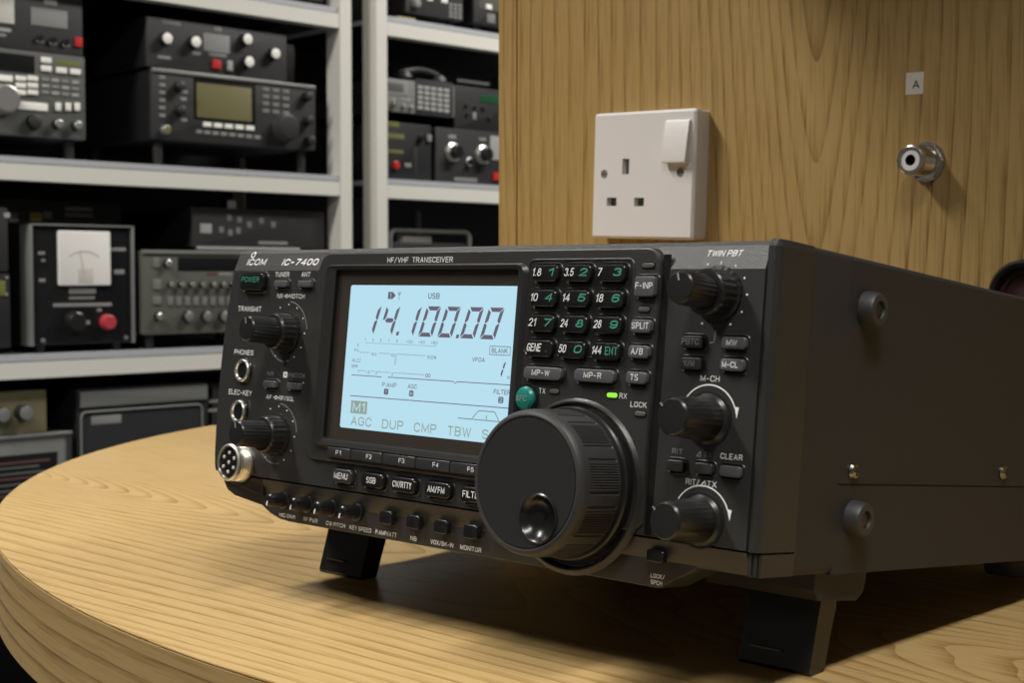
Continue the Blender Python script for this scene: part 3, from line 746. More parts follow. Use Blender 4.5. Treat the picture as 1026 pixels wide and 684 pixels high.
    for s_, x, w, tw, m in (('MENU', -59.0, 12.2, 8.4, 'dark_key'), ('SSB', -40.3, 13.4, 5.6, 'gloss_black'), ('CW/RTTY', -21.9, 14.0, 10.8, 'gloss_black'), ('AM/FM', -2.6, 14.2, 9.4, 'gloss_black'), ('FILTER', 17.2, 14.2, 10.4, 'gloss_black')):
        button('mode_button', T, x, -48.6, w, 5.9, m, 2.3, 2.1, 0, [(s_, -.4, .1, tw, 2.5, W, 0, .0)], .8)
    # -- small pull knobs and chin buttons
    for x in (-98.4, -82.4, -66.6, -50.8):
        b = MB()
        def rb(a, r, y): return r + (0.10 * math.cos(14 * a) if -6 < y < 1 else 0)
        b.lathe([(3.9, 3.6), (3.9, 1.8), (3.1, 1.4), (2.9, -4.9), (2.6, -6.0), (1.9, -6.5), (.2, -6.6)], x, -62.4, 'gloss_black', 84, rb)
        b.line(x - .1, -62.9, x - .6, -64.9, .7, -6.64, W); b.build('trim_knob', T)
    for x in (-30.6, -14.8, 0.8, 16.8): button('square_button', T, x, -62.4, 7.4, 5.4, 'gloss_black', 2.6, 1.4, 2.0, (), .7, False)
    button('square_button', T, 103.8, -60.2, 7.4, 4.2, 'gloss_black', 2.4, 1.2, 1.6, (), .7, False)

    # -- right column
    for s_, x, z, w, tw, m in (('PBTC', 112.7, 12.5, 8.6, 6.9, GR), ('MW', 129.3, 12.6, 9.4, 4.2, W), ('V/M', 112.8, 5.2, 8.8, 4.4, GR), ('M-CL', 129.2, 5.4, 9.2, 6.2, W)):
        button('key', T, x, z, w, 4.0, 'grey_key' if m == W else 'dark_key', 1.9, 1.2, 0, [(s_, -.5, .1, tw, 2.0, m, 0, 0)])
    for x, w in ((109.2, 7.2), (120.7, 7.3), (131.4, 8.0)): button('small_button', T, x, -29.2, w, 3.6, 'grey_key' if x > 131 else 'dark_key', 1.9, 1.0)
    dual_knob(T, 121.9, 28.6)
    single_knob(T, 121.2, -12.8); single_knob(T, 121.2, -46.2)
    b = MB()                                              # groove left of the right hand column
    b.box(98.5, 101.4, -.12, .4, -53.6, 42.0, 'gloss_black'); b.build('groove', fp)

    # -- tuning knob
    kx, kz = 66.8, -39.2
    b = MB(); b.lathe([(31.6, -.9), (30.6, -1.5), (29.8, -2.5), (29.3, -2.5), (28.9, -1.6), (28.4, .2)], kx - .4, kz - .9, 'frame_black', 96, caps=False); b.sheet(circ(kx, kz, 29, 64), -1.0, 'gloss_black'); b.build('knob_ring', T)
    b = MB()
    b.lathe([(26.8, -1.2), (27.2, -2.4), (27.0, -4.8), (26.5, -5.6), (24.8, -5.9), (24.4, -5)], kx, kz, 'knob_black', 96, caps=False)
    tk = b.build('tuning_knob', T); tk['label'] = 'large rubber rimmed tuning knob'
    b = MB()
    def grip(a, r, y):
        if not (-22.4 < y < -7.7): return r
        k = (math.degrees(a) % 36) / 36
        return r + (0.2 * math.cos(180 * a) if k < .55 else -.25 if abs(k - .62) < .035 or abs(k - .93) < .035 else .12)
    b.lathe([(24.8, -5.8), (25.4, -6.2), (25.7, -7.4), (25.6, -7.8), (25.3, -22.2), (25.3, -22.5), (25.2, -24.0), (24.9, -25.6), (24.2, -26.6), (23.2, -27.0), (22.6, -26.9), (22.3, -26.2)], kx, kz, 'rubber', 720, grip, caps=False)
    b.build('rubber_grip', tk)
    b = MB(); dx, dz = 7.2, -11.4
    outer = circ(kx, kz, 22.2, 72); hl = circ(kx + dx, kz + dz, 8.2, 40)
    b.plate(outer, [hl], -26.9, 'knob_face'); b.ring(circ(kx, kz, 22.2, 72), -26.9, circ(kx, kz, 22.5, 72), -26.0, 'knob_face'); b.build('knob_face', tk)
    b = MB()
    b.lathe([(8.2, -26.9), (8.5, -27.3), (8.0, -27.6), (7.5, -27.2), (6.9, -26.0), (5.4, -24.6), (3.0, -23.6), (0.4, -23.3)], kx + dx, kz + dz, 'gloss_black', 48, caps=False); b.build('finger_dimple', tk)

    # -- side screws and bumpers
    for yy, zz in ((57, -27.2), (178, -26.0), (290, -25.0)):
        b = MB(); b.M = Matrix.Translation((143.6, yy, zz)) @ Matrix.Rotation(math.radians(90), 4, 'Z')
        b.lathe([(3.0, 0), (3.0, -.5), (2.4, -1.4), (1.2, -1.9), (.2, -2.0)], 0, 0, 'screw_steel', 24)
        b.box(-1.5, 1.5, -2.1, -1.6, -.3, .3, 'hole'); b.box(-.3, .3, -2.1, -1.6, -1.5, 1.5, 'hole'); b.build('case_screw', T)
    for yy, zz in ((59.5, 29.5), (59.5, -43.6)):
        b = MB(); b.M = Matrix.Translation((143.6, yy, zz)) @ Matrix.Rotation(math.radians(90), 4, 'Z')
        b.lathe([(6.5, 0), (6.4, -1.0), (6.0, -4.2), (5.5, -5.2), (4.9, -5.4), (3.2, -5.4), (2.9, -4.0), (.2, -3.9)], 0, 0, 'rubber', 32)
        b.lathe([(2.6, -3.9), (2.4, -4.6), (.3, -4.7)], 0, 0, 'knob_black', 20); b.build('side_bumper', T)
    # -- feet
    zt = lambda yy: (-105.9 + .1118 * yy) / .9937
    for s in (-1, 1):
        xa, xb = (94, 140) if s > 0 else (-140, -94)
        b = MB(); b.xprism([(43, -62.5), (42.5, -68.5), (46, -72.2), (72, -73.4), (76.5, -70.8), (78, -66), (78, -62.5)], xa, xb, 'case_black'); ft = b.build('front_foot', T)
        xa, xb = (103.5, 133) if s > 0 else (-134, -104.5)
        b = MB(); b.xprism([(61.5, -66), (71.0, -66), (70.8, -78), (69.8, -80), (65.2, zt(65.2) + .1), (56.0, zt(56) + .1), (55.4, zt(55.4) + 1.4)], xa, xb, 'gloss_black')
        b.box(xa + 5, xb - 12, 54.9, 57.2, -93.6, -92.9, 'gloss_black')
        b.build('tilt_leg', ft)
        b = MB(); b.M = Matrix.Translation((s * 112, 262, 0)) @ Matrix.Rotation(math.radians(90), 4, 'X')
        b.lathe([(11, 62.4), (11, 70), (10.3, 74.6), (9.5, 75.2)], 0, 0, 'rubber', 28)
        b.M = Matrix.Translation((s * 112, 262, 0)) @ Matrix.Rotation(math.radians(-90), 4, 'X'); 
        b.v = []; b.f = []; b.fm = []
        b.lathe([(11, 62.4), (11, 71), (10.3, 75.0), (9.5, 75.5)], 0, 0, 'rubber', 28); b.build('rear_foot', T)
radio()

# ------------------------------------------------------------------ shelving
def sp(s, z, off): 
    p = SE * (s * SK) + SN * (SD + off); return (p.x, p.y, CAMZ + z * SK)
SHELVES = (0.466, 0.175, -0.117, -0.430)                  # tops of the boards
def shelving(label, sa, sb):
    x1 = (sb - sa) * SK
    p = SE * (sa * SK) + SN * SD
    t = empty('shelving_unit', label, 'shelves', (p.x, p.y, 0), SA, 'cream steel shelving units')
    pw = 0.0245 * SK
    for x in (0, x1 - pw):
        for yy in (0, 0.452):
            b = MB(1); b.box(x, x + pw, yy, yy + 0.042, 0, 2.05, 'post_cream'); b.build('post', t)
    for i, z in enumerate(SHELVES + (0.80,)):
        zt_ = CAMZ + z * SK
        b = MB(1)
        b.box(pw - 0.001, x1 - pw + 0.001, 0.002, 0.030, zt_ - 0.0378, zt_ - 0.0112, 'shelf_cream')
        b.box(pw - 0.001, x1 - pw + 0.001, 0.455, 0.483, zt_ - 0.0378, zt_ - 0.0112, 'shelf_cream')
        b.build('beam', t)
        b = MB(1); b.box(pw, x1 - pw, 0.004, 0.44, zt_ - 0.0095, zt_, 'shelf_edge'); b.box(pw, x1 - pw, 0.008, 0.43, zt_ - 0.0112, zt_ - 0.0095, 'dev_black'); b.build('board', t)
    b = MB(1); b.box(0.002, x1 - 0.002, 0.443, 0.446, 0.1, 2.03, 'dev_black'); b.build('rear_shade_sheet', t)  # dark sheet added to stand in for the shade behind the shelves
    return t
shelving('cream steel shelving unit holding the older radios, left of the narrow gap', 0.55, 1.5995)
shelving('cream steel shelving unit right of the narrow gap, beside the oak wall', 1.656, 2.75)

# ------------------------------------------------------------------ equipment on the shelves
CP, SPI = math.cos(PITCH), math.sin(PITCH)
class Dev:
    """a piece of equipment standing on a shelf: s and z are measured on the front plane of the shelving"""
    def __init__(d, name, label, cat, s0, s1, z0, z1, off=0.022, depth=0.26, face='dev_black', case='dev_dark', foot=None, group=None, r=3, lip=None):
        d.off = off; d.s0, d.z0 = s0, z0
        d.w = (s1 - s0) * SK * 1000; d.h = (z1 - z0) * SK * 1000
        d.root = empty(name, label, cat, sp(s0, z0, off), SA, group)
        b = MB(); b.prism(rr(0, d.w, 0, d.h, 2, 3), 8, depth * 1000, case); b.build('case', d.root)
        b = MB(); b.prism(rr(0, d.w, 0, d.h, r, 4), 0, 9, face, 1.2); 
        if lip: b.box(1, d.w - 1, -3, 1, d.h - 6, d.h + .5, lip, 1)
        d.face = b.build('front_panel', d.root)
        if foot:
            for x in (22, d.w - 22):
                for yy in (18, depth * 1000 - 25):
                    f = MB(); f.M = Matrix.Translation((x, yy, 0)) @ Matrix.Rotation(math.radians(-90), 4, 'X'); f.lathe([(9, -0.5), (9, foot * .6), (8, foot)], 0, 0, 'dev_dark', 16); f.build('foot', d.root)
    def px(d, u, v):
        """a point seen in the photo, carried to the front of this device, in local mm"""
        a = Vector(((u - 513) / FPX, 1, -(v - 342) / FPX)); a = Vector((a.x, a.y * CP + a.z * SPI, -a.y * SPI + a.z * CP))
        t = (SD + d.off) / a.dot(SN); p = a * t
        return (p.dot(SE) - d.s0 * SK) * 1000, (p.z - d.z0 * SK) * 1000
    def rect(d, name, u0, v0, u1, v1, m, dep=2.0, r=1.0, bev=.6):
        um, vm = (u0 + u1) / 2, (v0 + v1) / 2
        x0, x1 = d.px(u0, vm)[0], d.px(u1, vm)[0]; z1, z0 = d.px(um, v0)[1], d.px(um, v1)[1]
        b = MB(); b.prism(rr(x0, x1, z0, z1, r, 3), -dep, 1, m, min(bev, dep * .4)); return b.build(name, d.root)
    def knob(d, u, v, r, h, m='knob_black', cap=None, name='knob', skirt=None):
        x, z = d.px(u, v); b = MB()
        b.lathe([(r * 1.05, .5), (r, -h * .2), (r * .92, -h * .92), (r * .8, -h)], x, z, m, 24)
        if cap: b.lathe([(r * .84, -h * .9), (r * .84, -h - .8), (r * .7, -h - 1.4)], x, z, cap, 20)
        if skirt: b.lathe([(r * 1.35, .3), (r * 1.3, -h * .25), (r * 1.0, -h * .4)], x, z, skirt, 24)
        return b.build(name, d.root)
    def dots(d, name, pts, m, r=1.6, h=2):
        return [d.knob(u, v, r, h, m, name=name) for u, v in pts]

def equipment():
    # ---- upper shelf, left bay
    d = Dev('communications_receiver', 'grey receiver with white keys and silver dial, under a black radio at left', 'radio', 0.70, 1.101, 0.207, 0.333, face='dev_grey', case='dev_dark', foot=34)
    d.rect('display', -20, 53, 34.5, 71, 'gloss_black', 1.0)
    for u, v in ((46, 60.3), (46, 68.7), (61.3, 70.6), (75.2, 72.0)): d.rect('white_key', u - 5, v - 2.8, u + 5, v + 2.8, 'key_white', 3)
    for i in range(3):
        for j in range(2): d.rect('keypad_key', 16.5 + j * 12 - 1, 76.2 + i * 7.0, 25.5 + j * 12, 81 + i * 7.0, 'key_white', 3, .8)
    d.rect('white_key', -8, 75, 12, 81, 'key_white', 3)
    for i in range(3):
        for j in range(4): d.rect('grey_key', 42 + j * 10, 78 + i * 6.4 + j, 49 + j * 10, 81.5 + i * 6.4 + j, 'key_grey' if (i + j) % 2 else 'label_grey', 1.5, .5)
    d.knob(2, 99.5, 24, 20, 'silver', name='tuning_dial'); d.rect('white_key', 17.5, 102.5, 47.5, 110.5, 'key_white', 2)
    for u in (58, 68, 77): d.rect('slider', u - 2.3, 103, u + 2.3, 111, 'key_white', 4)
    d.knob(33, 122.5, 12, 10, 'knob_black', 'dev_char'); d.knob(56, 124.5, 8, 12, 'knob_black', 'silver'); d.knob(75, 126, 8, 12, 'knob_black', 'silver')
    d.rect('legend', 57, 61, 80, 66, 'lime_mark', .4)
    d = Dev('radio_receiver', 'black radio with grey panel and red button, on top of the grey receiver', 'radio', 0.72, 1.098, 0.3335, 0.420, face='dev_char', foot=None)
    d.rect('meter', -6, -8, 14, 23, 'meter_beige', 1.0); d.rect('grey_panel', 31, 9, 67.5, 27, 'label_grey', .8); d.rect('name_plate', 44, 0, 57, 5, 'key_grey', .6)
    for u, v in ((40, 38), (53, 40), (66, 42)): d.knob(u, v, 5.5, 6); d.rect('legend', u - 3, v + 2, u + 4, v + 5, 'label_grey', .4)
    d.rect('red_button', 75, 37.5, 82, 47, 'red_key', 3); d.rect('legend', -4, 28, 11, 31.5, 'key_grey', .4); d.rect('legend', -4, 33.5, 6, 36.5, 'label_grey', .4)

    d = Dev('transceiver', 'black transceiver with olive screen on the shelf, under the white-knobbed tuner', 'radio', 1.214, 1.536, 0.217, 0.3285, face='dev_char', foot=44, r=5, lip='silver')
    d.rect('screen', 197, 85.5, 252, 119.5, 'olive_lcd', .6); d.rect('screen_frame', 194, 81, 256, 122, 'gloss_black', .3)
    for i in range(5): d.rect('white_key', 203.5 + i * 10.7, 122.5 + i * .9, 211.5 + i * 10.7, 127.0 + i * .9, 'key_white', 2)
    for i in range(8): d.rect('small_key', 196 + i * 8.4, 130.2 + i * .8, 202 + i * 8.4, 133.8 + i * .8, 'label_grey', 1.5, .6)
    d.knob(284, 128, 25, 20, 'rubber', 'dev_char', name='tuning_knob'); d.knob(165.3, 130.3, 8.5, 8, 'nickel', 'dev_gold', name='microphone_socket')
    for u, v in ((178, 87), (179, 111), (306, 97), (307, 121), (308.5, 141)): d.knob(u, v, 9, 14, 'knob_black', 'dev_char')
    for i in range(6): d.rect('small_key', 159.5, 76 + i * 7.6, 165.5, 79.3 + i * 7.6, 'label_grey', 1.0, .5)
    for u, v in ((185, 92), (184, 99), (184.5, 120)): d.rect('legend', u - 3, v - 1.5, u + 3, v + 1.5, 'key_grey', .3)
    for i in range(4):
        for j in range(3): d.rect('keypad_key', 263 + j * 10, 87.5 + i * 7.2 + j * 1.1, 269.5 + j * 10, 91.5 + i * 7.2 + j * 1.1, 'dev_midgrey', 1.2, .8)

    d = Dev('antenna_tuner', 'black tuner with five white-capped knobs and a small meter, topmost near the shelf above', 'tuner', 1.207, 1.476, 0.330, 0.409, face='dev_char', foot=None)
    for u, v in ((170, 38.3), (198.6, 41.7), (250.3, 39), (252, 61.6), (278.3, 53.4)):
        d.knob(u - 6, v + 1, 11, 13, 'knob_black', 'key_white')
    d.rect('meter', 204, 34.5, 230, 52.5, 'label_grey', 1); d.rect('meter_scale', 209, 53.5, 227, 57, 'dev_midgrey', .6)
    d.rect('red_button', 212.5, 60, 220.5, 69, 'red_key', 4); d.rect('toggle', 227.5, 61, 231.5, 71, 'key_grey', 6); d.rect('legend', 214, 27, 222, 31.5, 'label_grey', .4)
    d.rect('legend', 158, 56, 171, 59, 'label_grey', .3); d.rect('legend', 193, 52, 201, 55, 'label_grey', .3); d.rect('legend', 162, 21, 181, 25, 'dev_midgrey', .3)
    Dev('equipment_case', 'plain black case standing between the tuner and the cream post', 'case', 1.4785, 1.572, 0.330, 0.415, off=0.14, depth=0.24, face='dev_black')
    d = Dev('radio_chassis', 'black chassis on the top shelf, only its lower edge in view', 'radio', 1.20, 1.555, 0.475, 0.60, face='dev_char', foot=9)

    # ---- middle shelf, left bay
    d = Dev('small_radio', 'small black radio with yellow-green display at the far left edge, lower of two', 'radio', 0.82, 0.976, -0.106, 0.003, face='dev_black', foot=11)
    d.rect('display', -8, 281, 5.5, 296, 'lime_mark', .6); d.dots('screw', [(6.5, 278), (6.5, 295)], 'key_grey', 2)
    d = Dev('small_radio', 'small black radio at the far left edge, upper of two', 'radio', 0.82, 0.974, 0.006, 0.10, face='dev_char')
    d.rect('legend', 4, 213, 10, 218, 'key_grey', .4)
    d = Dev('power_meter', 'black meter box with large white dial and red knob between two radios', 'meter', 1.0125, 1.1805, -0.1045, 0.0755, off=0.03, face='gloss_black', case='dev_black', foot=12, r=2)
    b = MB(); w, h = d.w, d.h
    for x0, x1, z0, z1 in ((-3, 1.5, -1, h + 3), (w - 1.5, w + 3, -1, h + 3), (-3, w + 3, h, h + 3)): b.box(x0, x1, -5, 32, z0, z1, 'dev_midgrey', .6)
    b.build('grey_frame', d.root)
    d.rect('dial', 57.5, 231.5, 109.5, 286, 'meter_white', 5, 3, 1.5); m_ = d.rect('dial_patch', 77, 268, 92, 284, 'meter_beige', 5.3, 1.5); x, z = d.px(83, 270)  # white dial with a small darker patch low on it
    b = MB(); b.arc(x, z - 12, 42, 50, 130, 1.0, -5.4, 'label_grey'); b.line(x, z - 8, x - 8, z + 30, .8, -5.4, 'label_grey'); b.build('needle', d.root)
    d.knob(107, 322.5, 13, 12, 'crimson', name='red_knob'); d.knob(74, 322, 17, 14, 'knob_black'); d.rect('legend', 69, 288.5, 96, 294, 'label_grey', .3); d.rect('legend', 69, 297, 95, 300, 'dev_midgrey', .3); d.rect('legend', 53, 303.5, 112, 307, 'label_grey', .3)
    d.dots('screw', [(43, 341), (126, 338)], 'silver', 3.6, 2); d.dots('toggle', [(42.5, 261)], 'silver', 2.6, 6)
    for a in ((109.5, 248, 126, 251.5), (114, 270, 124.5, 274.5), (38, 252, 45, 255), (39, 279, 45.5, 282.5), (97, 309, 102, 312), (84, 321, 90, 325)): d.rect('legend', *a, 'label_grey', .3)
    d = Dev('flat_radio', 'flat dark radio with a yellow mark lying on top of the meter box', 'radio', 0.979, 1.20, 0.079, 0.118, off=0.10, depth=0.22, face='dev_black')
    d.rect('yellow_mark', 30, 213, 42, 221, 'yellow_mark', .5); d.rect('legend', 8, 213, 18, 222, 'label_grey', .5)
    for v in (207.5, 213.5): d.rect('legend', 65, v, 93, v + 4, 'dev_midgrey', .4)
    d.rect('legend', 43, 212, 52, 219, 'label_grey', .4)
    d = Dev('shortwave_receiver', 'olive-grey receiver with rows of small silver knobs, half behind the main radio', 'radio', 1.194, 1.50, -0.0935, 0.0405, face='dev_olive', case='dev_char', foot=24, lip='dev_midgrey')
    d.rect('display', 178, 258, 262, 271.5, 'gloss_black', .6); d.knob(166.5, 264, 7, 9, 'knob_black', 'silver'); d.rect('switch', 153, 258, 159, 268, 'dev_midgrey', 2)
    for u in (169.5, 180, 190.5, 201, 212, 222, 232, 242): d.knob(u, 285, 5, 9, 'knob_black', 'silver')
    for u in range(8): d.rect('slide_switch', 168 + u * 8.5, 297, 173 + u * 8.5, 306, 'dev_midgrey', 2)
    d.rect('switch', 153, 280, 161, 290, 'dev_midgrey', 2); d.rect('switch', 153, 297, 161, 305, 'dev_midgrey', 2)
    d.knob(157.5, 317, 7, 9, 'knob_black', 'silver')
    for u in (187, 205.5, 223, 240): d.knob(u, 317, 10, 9, 'knob_black', 'silver')
    d.rect('legend', 207, 273, 218, 276, 'dim_red', .3); d.rect('legend', 219, 273, 232, 276, 'label_grey', .3)
    d = Dev('equipment_case', 'black unit with small white squares stacked on the olive-grey receiver', 'radio', 1.291, 1.56, 0.046, 0.112, off=0.03, face='dev_char', lip=None)
    d.rect('white_square', 200.5, 224, 212, 233.5, 'key_grey', .5); d.rect('white_square', 228, 200.5, 236.5, 209, 'label_grey', .5)
    d.rect('trim_strip', 197, 247.5, 300, 250.5, 'key_grey', 2); 
    for u, v in ((222, 231), (231, 234), (239, 232), (230, 219), (240, 221), (250, 226), (262, 222), (274, 226)): d.rect('legend', u - 2.5, v - 4, u + 2, v + 2, 'dev_midgrey', .3)
    d.rect('trim_strip', 259, 242, 288, 245, 'label_grey', .8)

    # ---- lower shelf, left bay
    zb = -0.4295
    d = Dev('tape_unit', 'dark cabinet with grey frame and window, under the gold-fronted unit', 'cabinet', 0.80, 1.0705, zb, -0.2365, face='dev_midgrey', case='dev_black')
    d.rect('window', -10, 455, 58, 530, 'gloss_black', .5); b = MB(); b.box(0, d.w, -4, 2, d.h - 5, d.h, 'silver', 1); b.box(d.w - 9, d.w, -2.5, 2, 0, d.h - 6, 'dev_char', 1); b.build('bright_edge', d.root)
    for i in range(7): d.rect('shelf_line', -10, 462 + i * 5.6, 50 - (i * 11) % 17, 464.2 + i * 5.6, 'dim_red' if i % 3 == 0 else 'dev_grey', .8, .4)
    d = Dev('amplifier', 'gold-fronted unit with black and silver knobs, just under the middle shelf', 'amplifier', 0.80, 1.0305, -0.2345, -0.1715, face='dev_gold', case='dev_black', r=1)
    d.knob(22, 413, 13, 16, 'knob_black', 'silver'); d.knob(-1, 415, 13, 16, 'knob_black', 'silver'); d.rect('legend', 18, 397, 31, 400, 'lime_mark', .3)
    d = Dev('loudspeaker', 'black loudspeaker cabinet with pale top bar and framed grille behind the desk', 'speaker', 1.080, 1.314, zb, -0.1735, face='dev_black', case='dev_black')
    b = MB(); b.box(5, d.w - 3, -4, 2, d.h - 31, d.h - 4, 'dev_midgrey', 1); b.build('top_bar', d.root)
    b = MB(); x0, x1, zt_, z0_ = 6, d.w - 14, d.h - 39, 12
    b.prism(rr(x0, x1, z0_, zt_, 10, 5), -1.5, 1, 'grille_cloth'); b.build('grille', d.root)
    b = MB(); b.tube([(x, -2.5, z) for x, z in rr(x0, x1, z0_, zt_, 10, 5) + [rr(x0, x1, z0_, zt_, 10, 5)[0]]], 2.0, 'dev_midgrey', 8); b.build('grille_frame', d.root)
    d.rect('badge', 91, 416, 121, 424.5, 'label_grey', 2)
    d = Dev('equipment_case', 'dark cabinet with two pale strips right of the loudspeaker', 'cabinet', 1.322, 1.56, zb, -0.178, face='dev_black')
    for v in (402, 411): d.rect('strip', 209, v - 1.6, 220, v + 1.6, 'dev_midgrey', .6)

    # ---- top shelf, right bay
    d = Dev('mobile_radio', 'charcoal radio with grey keypad on the top shelf, right bay', 'radio', 1.742, 1.884, 0.482, 0.575, face='dev_char', foot=15)
    d.knob(416.5, 4, 9, 8, 'dev_midgrey', 'label_grey'); d.rect('white_key', 428, -4, 433, 1, 'key_white', 2); d.rect('white_key', 442, -4, 448, 3, 'key_white', 2)
    for i in range(4):
        for j in range(3): d.rect('keypad_key', 450 + j * 4.6, 3 + i * 4.0 + j * .7, 453.2 + j * 4.6, 5.8 + i * 4.0 + j * .7, 'label_grey', 1, .4)
    d.rect('legend', 412, -3, 420, 0, 'label_grey', .4)
    d = Dev('mobile_radio', 'olive radio with white button on the top shelf against the oak wall edge', 'radio', 1.912, 2.15, 0.482, 0.59, face='dev_black', foot=15)
    d.rect('olive_plate', 480, -30, 520, 12, 'dev_olive', .6, 6); d.rect('white_key', 486.5, 4.5, 492, 9.5, 'key_white', 3); d.rect('legend', 488, 14, 496, 23, 'dev_midgrey', .6)
    t = empty('folded_card', 'tan folded card lying on the top shelf next to the cream post', 'card', sp(1.715, 0.4663, 0.012), SA)
    b = MB(); b.box(0, 48, 0, 60, 0, 2.2, 'tan_card', .4); b.box(0, 47, 2, 58, 2.4, 5.0, 'tan_card', .4); b.build('card', t)
    # ---- middle of right bay
    d = Dev('antenna_tuner', 'black tuner with two large silver-skirted knobs and white plate beside the oak wall', 'tuner', 1.814, 2.10, 0.177, 0.2785, face='dev_char')
    d.knob(453.5, 152.5, 15, 20, 'knob_black', skirt='silver'); d.knob(483.5, 155, 15, 20, 'knob_black', skirt='silver'); d.knob(470, 162, 7, 12, 'knob_black', skirt='silver')
    d.rect('white_plate', 491, 137, 515, 161, 'key_grey', 1); d.rect('red_button', 493.5, 173, 500, 180.5, 'red_key', 6); d.rect('legend', 449, 135, 457, 139, 'label_grey', .3); d.rect('legend', 480, 138, 487, 141, 'label_grey', .3); d.rect('legend', 455, 178, 478, 182, 'dev_midgrey', .3)
    d = Dev('power_supply', 'black unit with round red button and yellow legends beside the cream post', 'power supply', 1.690, 1.803, 0.1765, 0.280, face='dev_black')
    d.knob(396, 165.5, 8, 7, 'red_key', name='red_button')
    for a in ((388.5, 122, 400, 127), (388.5, 134, 405, 139), (388.5, 150, 404, 153.5)): d.rect('legend', *a, 'lime_mark', .4)
    d.rect('button', 405, 163.5, 411.5, 167.5, 'label_grey', 2); d.rect('toggle', 427.5, 135, 431, 142, 'label_grey', 5); d.knob(421, 138, 7, 8); d.rect('legend', 414.5, 148, 418, 175, 'dev_char', .4)
    d = Dev('keypad_unit', 'grey unit with square keypad and small display under a dark handset', 'radio', 1.690, 1.862, 0.2985, 0.3585, face='dev_midgrey', case='dev_char', foot=None)
    d.rect('display_frame', 384, 80, 409, 95, 'label_grey', 1); d.rect('display', 384, 83, 404, 91.5, 'dev_olive', 1.3)
    d.knob(394, 103, 7, 9, 'silver'); d.knob(404, 106, 4, 6, 'key_grey'); d.knob(411.5, 107, 4, 6, 'key_grey'); d.rect('legend', 400, 98, 412, 102, 'label_grey', .5)
    d.rect('keypad_panel', 416, 81, 454, 116.5, 'dev_char', .4)
    for i in range(5):
        for j in range(5): d.rect('keypad_key', 418.3 + j * 6.6, 85.6 + i * 5.1 + j * .85, 423.5 + j * 6.6, 89.3 + i * 5.1 + j * .85, 'key_grey', 1.4, .5)
    t = empty('handset', 'dark handset lying across the top of the grey keypad unit', 'handset', sp(1.735, 0.3588, 0.045), SA)
    b = MB(); P = []
    for i in range(13):
        f = i / 12; P.append((10 + f * 112, 0, 14 + 12 * math.sin(f * math.pi)))
    b.tube(P, 8, 'dev_black', 10); b.build('grip', t)
    for x in (20, 112):
        b = MB(); b.M = Matrix.Translation((x, 0, 0)) @ Matrix.Rotation(math.radians(-90), 4, 'X'); b.lathe([(18, -.2), (20, -8), (15, -18), (8, -22)], 0, 0, 'dev_black', 20); b.build('earpiece', t)
    d = Dev('mobile_radio', 'black radio with small green display on top of the silver-knobbed tuner', 'radio', 1.868, 2.12, 0.279, 0.362, off=0.03, face='dev_black')
    d.rect('display', 481, 96, 520, 104.5, 'green_lcd', .6); d.rect('white_mark', 473.5, 112.5, 477, 119.5, 'label_grey', 1)
    for u, v in ((467, 105), (476, 107), (484, 108), (468, 114), (490, 118)): d.knob(u, v, 4, 5, 'dev_char')
    d.rect('trim_strip', 458, 81, 490, 84, 'dev_grey', .8)
    # ---- lower part of right bay, seen over the radio
    d = Dev('test_set', 'grey-handled instrument with a white panel showing above the main radio', 'instrument', 1.718, 1.922, -0.1160, 0.062, off=0.05, depth=0.2, face='dev_char')
    b = MB(); w, h = d.w, d.h
    P = [(3, 0, h - 60), (3, -4, h + 8)] + [(3 + 14 - 14 * math.cos(math.radians(a)), -4, h + 10 + 14 * math.sin(math.radians(a))) for a in range(0, 91, 15)] + [(w - 17 + 14 * math.sin(math.radians(a)), -4, h + 10 + 14 * math.cos(math.radians(a))) for a in range(0, 91, 15)] + [(w - 3, -4, h + 8), (w - 3, 0, h - 60)]
    b.tube(P, 5, 'dev_midgrey', 12); b.build('carry_handle', d.root)
    b = MB(); b.box(46, 122, 6, 24, h - 4, h + 15, 'meter_white', 1); b.build('white_panel', d.root)
    t = empty('tube', 'upright grey tube behind the grey-handled instrument', 'tube', sp(1.94, -0.1168, 0.24), SA)
    b = MB(); b.M = Matrix.Rotation(math.radians(-90), 4, 'X'); b.lathe([(9, 0), (9, -262), (8, -266), (2, -267)], 0, 0, 'dev_midgrey', 20); b.build('shaft', t)
equipment()

# ------------------------------------------------------------------ lights
def area(name, loc, size, power, target, col=(1, 0.97, 0.92), rot=None):
    L = bpy.data.lights.new(name, 'AREA'); L.shape = 'RECTANGLE'; L.size, L.size_y = size; L.energy = power; L.color = col
    o = bpy.data.objects.new(name, L); COL.objects.link(o); o.location = loc
    if rot is not None: o.rotation_euler = (0, 0, rot)
    return o
area('ceiling_lamp_left', (-1.40, 0.80, 2.58), (1.2, 0.25), 61, None, rot=SA)
area('ceiling_lamp_front', (-0.05, -0.60, 2.58), (1.2, 0.25), 30, None, rot=SA)
area('ceiling_lamp_right', (0.45, -0.05, 2.58), (1.2, 0.25), 16, None, rot=SA)
area('ceiling_lamp_aisle', (1.15, 2.85, 2.58), (1.2, 0.25), 62, None, rot=SA)
wd = bpy.data.worlds.new('World'); SC.world = wd; wd.use_nodes = True
wd.node_tree.nodes['Background'].inputs['Color'].default_value = (1, 0.97, 0.92, 1)
wd.node_tree.nodes['Background'].inputs['Strength'].default_value = 0.05

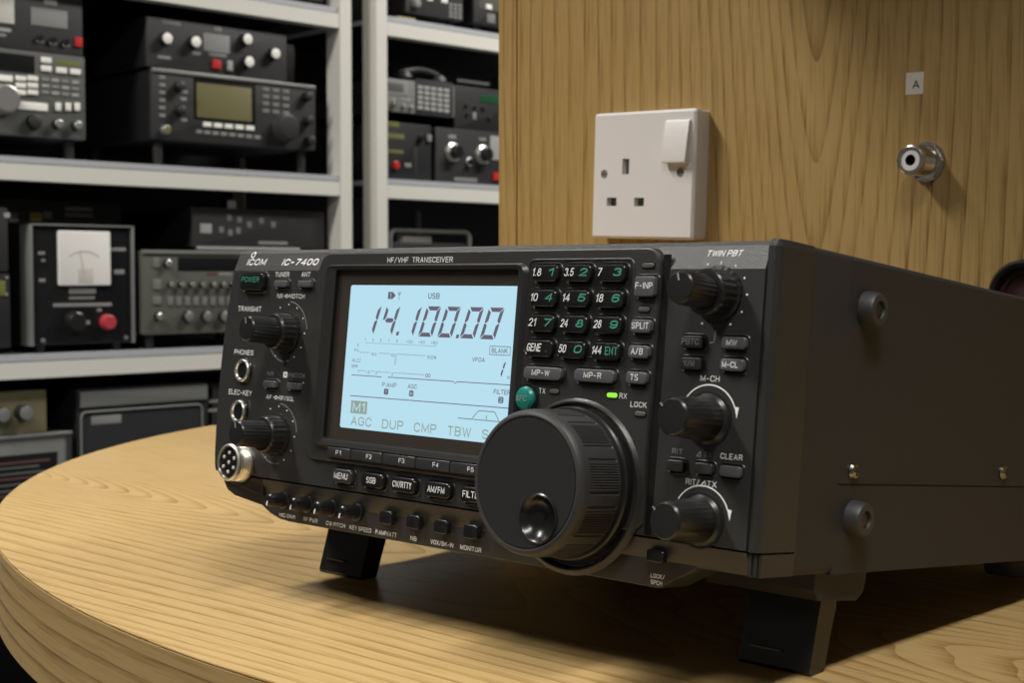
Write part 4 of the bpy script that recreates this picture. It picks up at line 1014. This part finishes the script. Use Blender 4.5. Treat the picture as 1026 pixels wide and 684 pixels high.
# ------------------------------------------------------------------ camera
cam = bpy.data.cameras.new('Camera'); co = bpy.data.objects.new('Camera', cam); COL.objects.link(co)
co.location = (0, 0, CAMZ); co.rotation_euler = (math.pi / 2 - PITCH, 0, 0)
cam.sensor_width = 36; cam.lens = FPX / 1026 * 36; cam.clip_start = 0.02
cam.dof.use_dof = True; cam.dof.focus_distance = 0.565; cam.dof.aperture_fstop = 28
SC.camera = co
vs = SC.view_settings
vs.view_transform = 'Standard'; vs.look = 'None'; vs.gamma = 1; vs.exposure = 0; vs.use_curve_mapping = False
